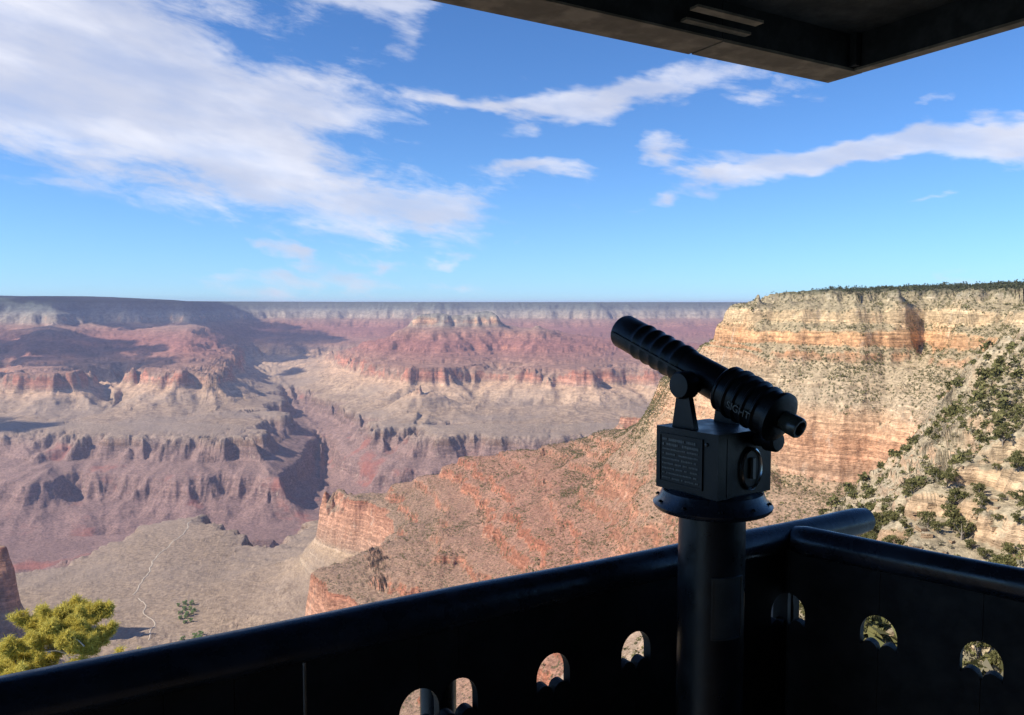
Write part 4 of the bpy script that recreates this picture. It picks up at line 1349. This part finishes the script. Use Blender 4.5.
# curved plate on the post
view_a = math.atan2(-TY, -TX)
bm = bmesh.new()
a0, a1 = view_a + .02, view_a + 1.05
zp0, zp1 = at_depth(712, 640, 1.41).z, at_depth(712, 578, 1.41).z
def arc_strip(bm, a0, a1, z0, z1, ri, ro, n=14):
    g = [[bm.verts.new((TX + r_ * math.cos(a0 + (a1 - a0) * i / n), TY + r_ * math.sin(a0 + (a1 - a0) * i / n), z)) for i in range(n + 1)] for r_, z in ((ri, z0), (ro, z0), (ro, z1), (ri, z1))]
    for k in range(4):
        A_, B_ = g[k], g[(k + 1) % 4]
        for i in range(n): bm.faces.new((A_[i], A_[i + 1], B_[i + 1], B_[i]))
    bm.faces.new([g[k][0] for k in range(4)]); bm.faces.new([g[k][n] for k in range(3, -1, -1)])
arc_strip(bm, a0, a1, zp0, zp1, .0605, .0632)
for q0, q1, r0_, r1_ in ((a0, a1, zp0, zp0 + .003), (a0, a1, zp1 - .003, zp1), (a0, a0 + .04, zp0 + .003, zp1 - .003), (a1 - .04, a1, zp0 + .003, zp1 - .003)):
    arc_strip(bm, q0, q1, r0_, r1_, .063, .0652)
M_edge = paint('worn_plate', (.05, .047, .042), .35, .0006, 200, .6)
pl_ = keep_world(bm_obj('label_plate', bm, M_edge, post))
# skirt
bm = bmesh.new()
zb_ = -.372
lathe(bm, [(.0625, zb_ - .012), (.104, zb_ - .008), (.108, zb_ - .004), (.1095, zb_ + .001), (.106, zb_ + .004), (.098, zb_ + .012), (.092, zb_ + .026), (.083, zb_ + .030), (0, zb_ + .031)], MT, 64)
fl = keep_world(bm_obj('base_flange', bm, M_rail, tel, True))
bm = bmesh.new()
for k in range(10):
    a = k * math.pi / 5 + .2
    Mb = Matrix.Translation((TX + .103 * math.cos(a), TY + .103 * math.sin(a), zb_ + .008))
    lathe(bm, [(.004, 0), (.004, .002), (.002, .004), (0, .0042)], Mb, 10)
keep_world(bm_obj('bolts', bm, M_tel, fl, True))
# coin box
b_ang = R(54.5)
e1 = Vector((-math.cos(b_ang), math.sin(b_ang), 0)); e2 = Vector((math.sin(b_ang), math.cos(b_ang), 0))
HB = .0735
MB_ = Matrix((e2, -e1 * -1, Vector((0, 0, 1)))).transposed().to_4x4()
# local x along e2 (towards right/back), local y along e1 (towards left/back)
MB_ = Matrix((e1, e2, Vector((0, 0, 1)))).transposed().to_4x4(); MB_.translation = Vector((TX, TY, 0))
ZT, ZB = -.227, -.343
bm = bmesh.new(); box(bm, MB_, -HB, HB, -HB, HB, ZB, ZT)
body = keep_world(bm_obj('coin_box', bm, M_tel, tel, True, .006))
# instruction plate on the face that looks back along -e2
n1 = -e2; 
MF = Matrix((-e1, Vector((0, 0, 1)), n1)).transposed().to_4x4(); MF.translation = Vector((TX, TY, (ZT + ZB) / 2)) + n1 * HB
bm = bmesh.new()
pw, ph = .052, .046
ox = -.012
box(bm, MF, ox - pw, ox + pw, -ph, ph, -.001, .0012)
for x0, x1, y0, y1 in ((ox - pw, ox + pw, ph - .003, ph), (ox - pw, ox + pw, -ph, -ph + .003), (ox - pw, ox - pw + .003, -ph + .003, ph - .003), (ox + pw - .003, ox + pw, -ph + .003, ph - .003)):
    box(bm, MF, x0, x1, y0, y1, .0013, .0028)
plq = keep_world(bm_obj('instruction_plate', bm, M_tel, body))
bm = bmesh.new(); rr3 = random.Random(3)
for k in range(9):
    y = ph - .011 - k * .0089; x = ox - pw + .008; hgt = .0050 if k in (0, 1) else .0034
    while x < ox + pw - .012:
        w = rr3.uniform(.002, .0045) if k < 2 else rr3.uniform(.0016, .0034)
        if rr3.random() < .86: box(bm, MF, x, x + w, y - hgt / 2 * rr3.uniform(.6, 1), y + hgt / 2, .0012, .0022)
        x += w + .0011
keep_world(bm_obj('worn_relief', bm, M_edge, plq))
bm = bmesh.new(); Mk = MF.copy(); lathe(bm, [(.0035, 0), (.0035, .002), (.002, .0035), (0, .004)], Mk @ Matrix.Translation((ox + pw + .008, ph - .008, 0)), 14)
keep_world(bm_obj('screw', bm, M_edge, body, True))
# coin mechanism on the face that looks along -e1
n2 = -e1
MC = Matrix((e2, Vector((0, 0, 1)), n2)).transposed().to_4x4(); MC.translation = Vector((TX, TY, (ZT + ZB) / 2 - .006)) + n2 * HB
bm = bmesh.new()
box(bm, MC, -.050, .054, -.050, .056, -.001, .0008)
keep_world(bm_obj('coin_plate', bm, M_tel, body, False, .001))
bm = bmesh.new()
Mc2 = MC @ Matrix.Translation((.012, -.004, 0)) @ Matrix.Diagonal((1, 1.35, 1, 1))
lathe(bm, [(.029, .002), (.029, .006), (.0265, .008), (.0255, .006), (.0245, .0035)], Mc2, 48)
ring = keep_world(bm_obj('coin_ring', bm, M_chrome, body, True))
bm = bmesh.new(); lathe(bm, [(.0236, .0036), (0, .0042)], Mc2, 40)
keep_world(bm_obj('coin_dial', bm, M_tel, ring, True))
bm = bmesh.new(); box(bm, Mc2, -.0035, .0035, -.013, .015, .0045, .011)
keep_world(bm_obj('turn_handle', bm, M_edge, ring, False, .0015))
# barrel
fp, rp0 = at_depth(627, 333, 1.66), at_depth(791, 424, 1.345)
ax = (rp0 - fp); LB = ax.length; ax.normalize()
MBx = frame_from(ax); MBx.translation = fp
def tt(px):                                          # distance along the barrel for an image column
    best = min(((abs(project(*(fp + ax * s))[0] - px), s) for s in np.linspace(-.05, LB + .05, 600)))
    return best[1]
s_a, s_b, s_c, s_d = tt(623), tt(686), tt(733), tt(781)
bm = bmesh.new()
lathe(bm, [(0, s_a + .012), (.024, s_a + .011), (.028, s_a + .002), (.033, s_a - .001), (.0355, s_a + .004), (.0355, tt(640))], MBx, 48)
sl0, sl1 = tt(640), tt(687)
prof = [(.0355, sl0)]
nr = 5
for k in range(nr):
    a = sl0 + (sl1 - sl0) * (k + .25) / nr; w = (sl1 - sl0) / nr
    prof += [(.0355, a), (.0376, a + .12 * w), (.0376, a + .28 * w), (.0355, a + .42 * w)]
prof += [(.0355, sl1), (.0333, sl1 + .004)]
lathe(bm, prof, MBx, 48)
# long seam fin on the side that faces the viewer
side_v = -(MBx.col[0].to_3d()) if MBx.col[0].to_3d().dot(Vector((-.8, -.57, 0))) < 0 else MBx.col[0].to_3d()
fin_y = side_v.normalized(); fin_z = ax.cross(fin_y)
MFn = Matrix((ax, fin_z, fin_y)).transposed().to_4x4(); MFn.translation = fp
box(bm, MFn, s_a + .006, sl1 + .05, -.0022, .0022, .030, .0392)
keep_world(bm_obj('ribbed_sleeve', bm, M_tel, tel, True))
bm = bmesh.new()
lathe(bm, [(.0332, sl1 - .005), (.0332, s_c + .01)], MBx, 48)
keep_world(bm_obj('barrel', bm, M_tel, tel, True))
bm = bmesh.new()
h0, h1 = tt(727), tt(784)
prof = [(.030, h0 - .004), (.041, h0 - .002), (.0445, h0 + .002), (.0445, h0 + .006), (.0425, h0 + .008)]
for k in range(4):
    a = h0 + .022 + (h1 - h0 - .045) * k / 4; w = (h1 - h0 - .045) / 4
    rb_ = .0430 - .0008 * k
    prof += [(rb_, a), (rb_ + .0042, a + .15 * w), (rb_ + .0042, a + .33 * w), (rb_, a + .5 * w)]
prof += [(.0405, h1 - .018), (.0455, h1 - .015), (.0455, h1 - .008), (.036, h1 - .002), (.024, h1), (0, h1 + .001)]
lathe(bm, prof, MBx, 64)
hous = keep_world(bm_obj('rear_housing', bm, M_tel, tel, True))
bm = bmesh.new()
lathe(bm, [(.0172, h1 - .002), (.0172, h1 + .012), (.0185, h1 + .014), (.0185, h1 + .030), (.0165, h1 + .034), (.013, h1 + .034), (.011, h1 + .026), (0, h1 + .025)], MBx @ Matrix.Translation((0, 0, 0)), 40)
M_eye = paint('eyepiece_rubber', (.035, .032, .026), .28, .0003, 100, .5)
keep_world(bm_obj('eyepiece', bm, M_eye, tel, True))
# raised letters on the housing
cu = bpy.data.curves.new('lettering', 'FONT')
cu.body = 'SIGHT'; cu.size = .0185; cu.extrude = .0022; cu.align_x = 'CENTER'; cu.align_y = 'CENTER'
tmp = bpy.data.objects.new('tmp_text', cu); COL.objects.link(tmp)
bpy.context.view_layer.update()
tme = bpy.data.meshes.new_from_object(tmp.evaluated_get(bpy.context.evaluated_depsgraph_get()))
bpy.data.objects.remove(tmp)
mid_s = h0 + (h1 - h0) * .52
vv = np.array([v.co[:] for v in tme.vertices])
rh = .0452
# wrap: text x along the axis, y round the housing; centred a little below the viewer-facing side
to_cam = (-(fp + ax * mid_s)); to_cam -= ax * to_cam.dot(ax); to_cam.normalize()
upc = ax.cross(to_cam)
if upc.z < 0: upc = -upc
for v, c in zip(tme.vertices, vv):
    a = c[1] / rh - .55; rad = rh + c[2]
    v.co = fp + ax * (mid_s + c[0]) + (to_cam * math.cos(a) + upc * math.sin(a)) * rad
lt = link('lettering', tme, M_edge, hous); lt.parent = hous
lt.matrix_parent_inverse = (tel.matrix_basis).inverted() if False else Matrix()
bpy.context.view_layer.update()
# pivots and yoke
sdir = Vector((-e2.x, -e2.y, 0))                      # horizontal, square to the barrel, towards the viewer's left
pm = fp + ax * tt(706) + Vector((0, 0, -.012))
MP = frame_from(sdir); MP.translation = pm
bm = bmesh.new(); lathe(bm, [(0, -.078), (.020, -.078), (.024, -.074), (.024, -.048), (.016, -.044), (.016, .044), (.0255, .046), (.0255, .070), (.022, .075), (0, .076)], MP, 40)
keep_world(bm_obj('pivot', bm, M_tel, tel, True))
for sg in (1, -1):
    c = pm + sdir * (.058 * sg)
    My = Matrix((-e1 * -1, Vector((0, 0, 1)), sdir)).transposed().to_4x4(); My.translation = Vector((c.x, c.y, 0))
    zt_ = pm.z; 
    bm = bmesh.new(); prism(bm, [(-.030, ZT - .001), (.024, ZT - .001), (.013, zt_ - .01), (-.013, zt_ - .01)], My, -.006, .006)
    keep_world(bm_obj('yoke_arm', bm, M_tel, tel, False, .002))
bm = bmesh.new()
ck = at_depth(775, 441, 1.40)
Mkk = frame_from(-e1); Mkk.translation = ck + e1 * .03
lathe(bm, [(0, -.03), (.014, -.03), (.014, .012), (.0195, .014), (.0195, .034), (.016, .038), (0, .039)], Mkk, 30)
keep_world(bm_obj('focus_knob', bm, M_tel, tel, True))
tag(tel, 'black coin telescope on a round post, tilted up over the canyon', 'telescope')
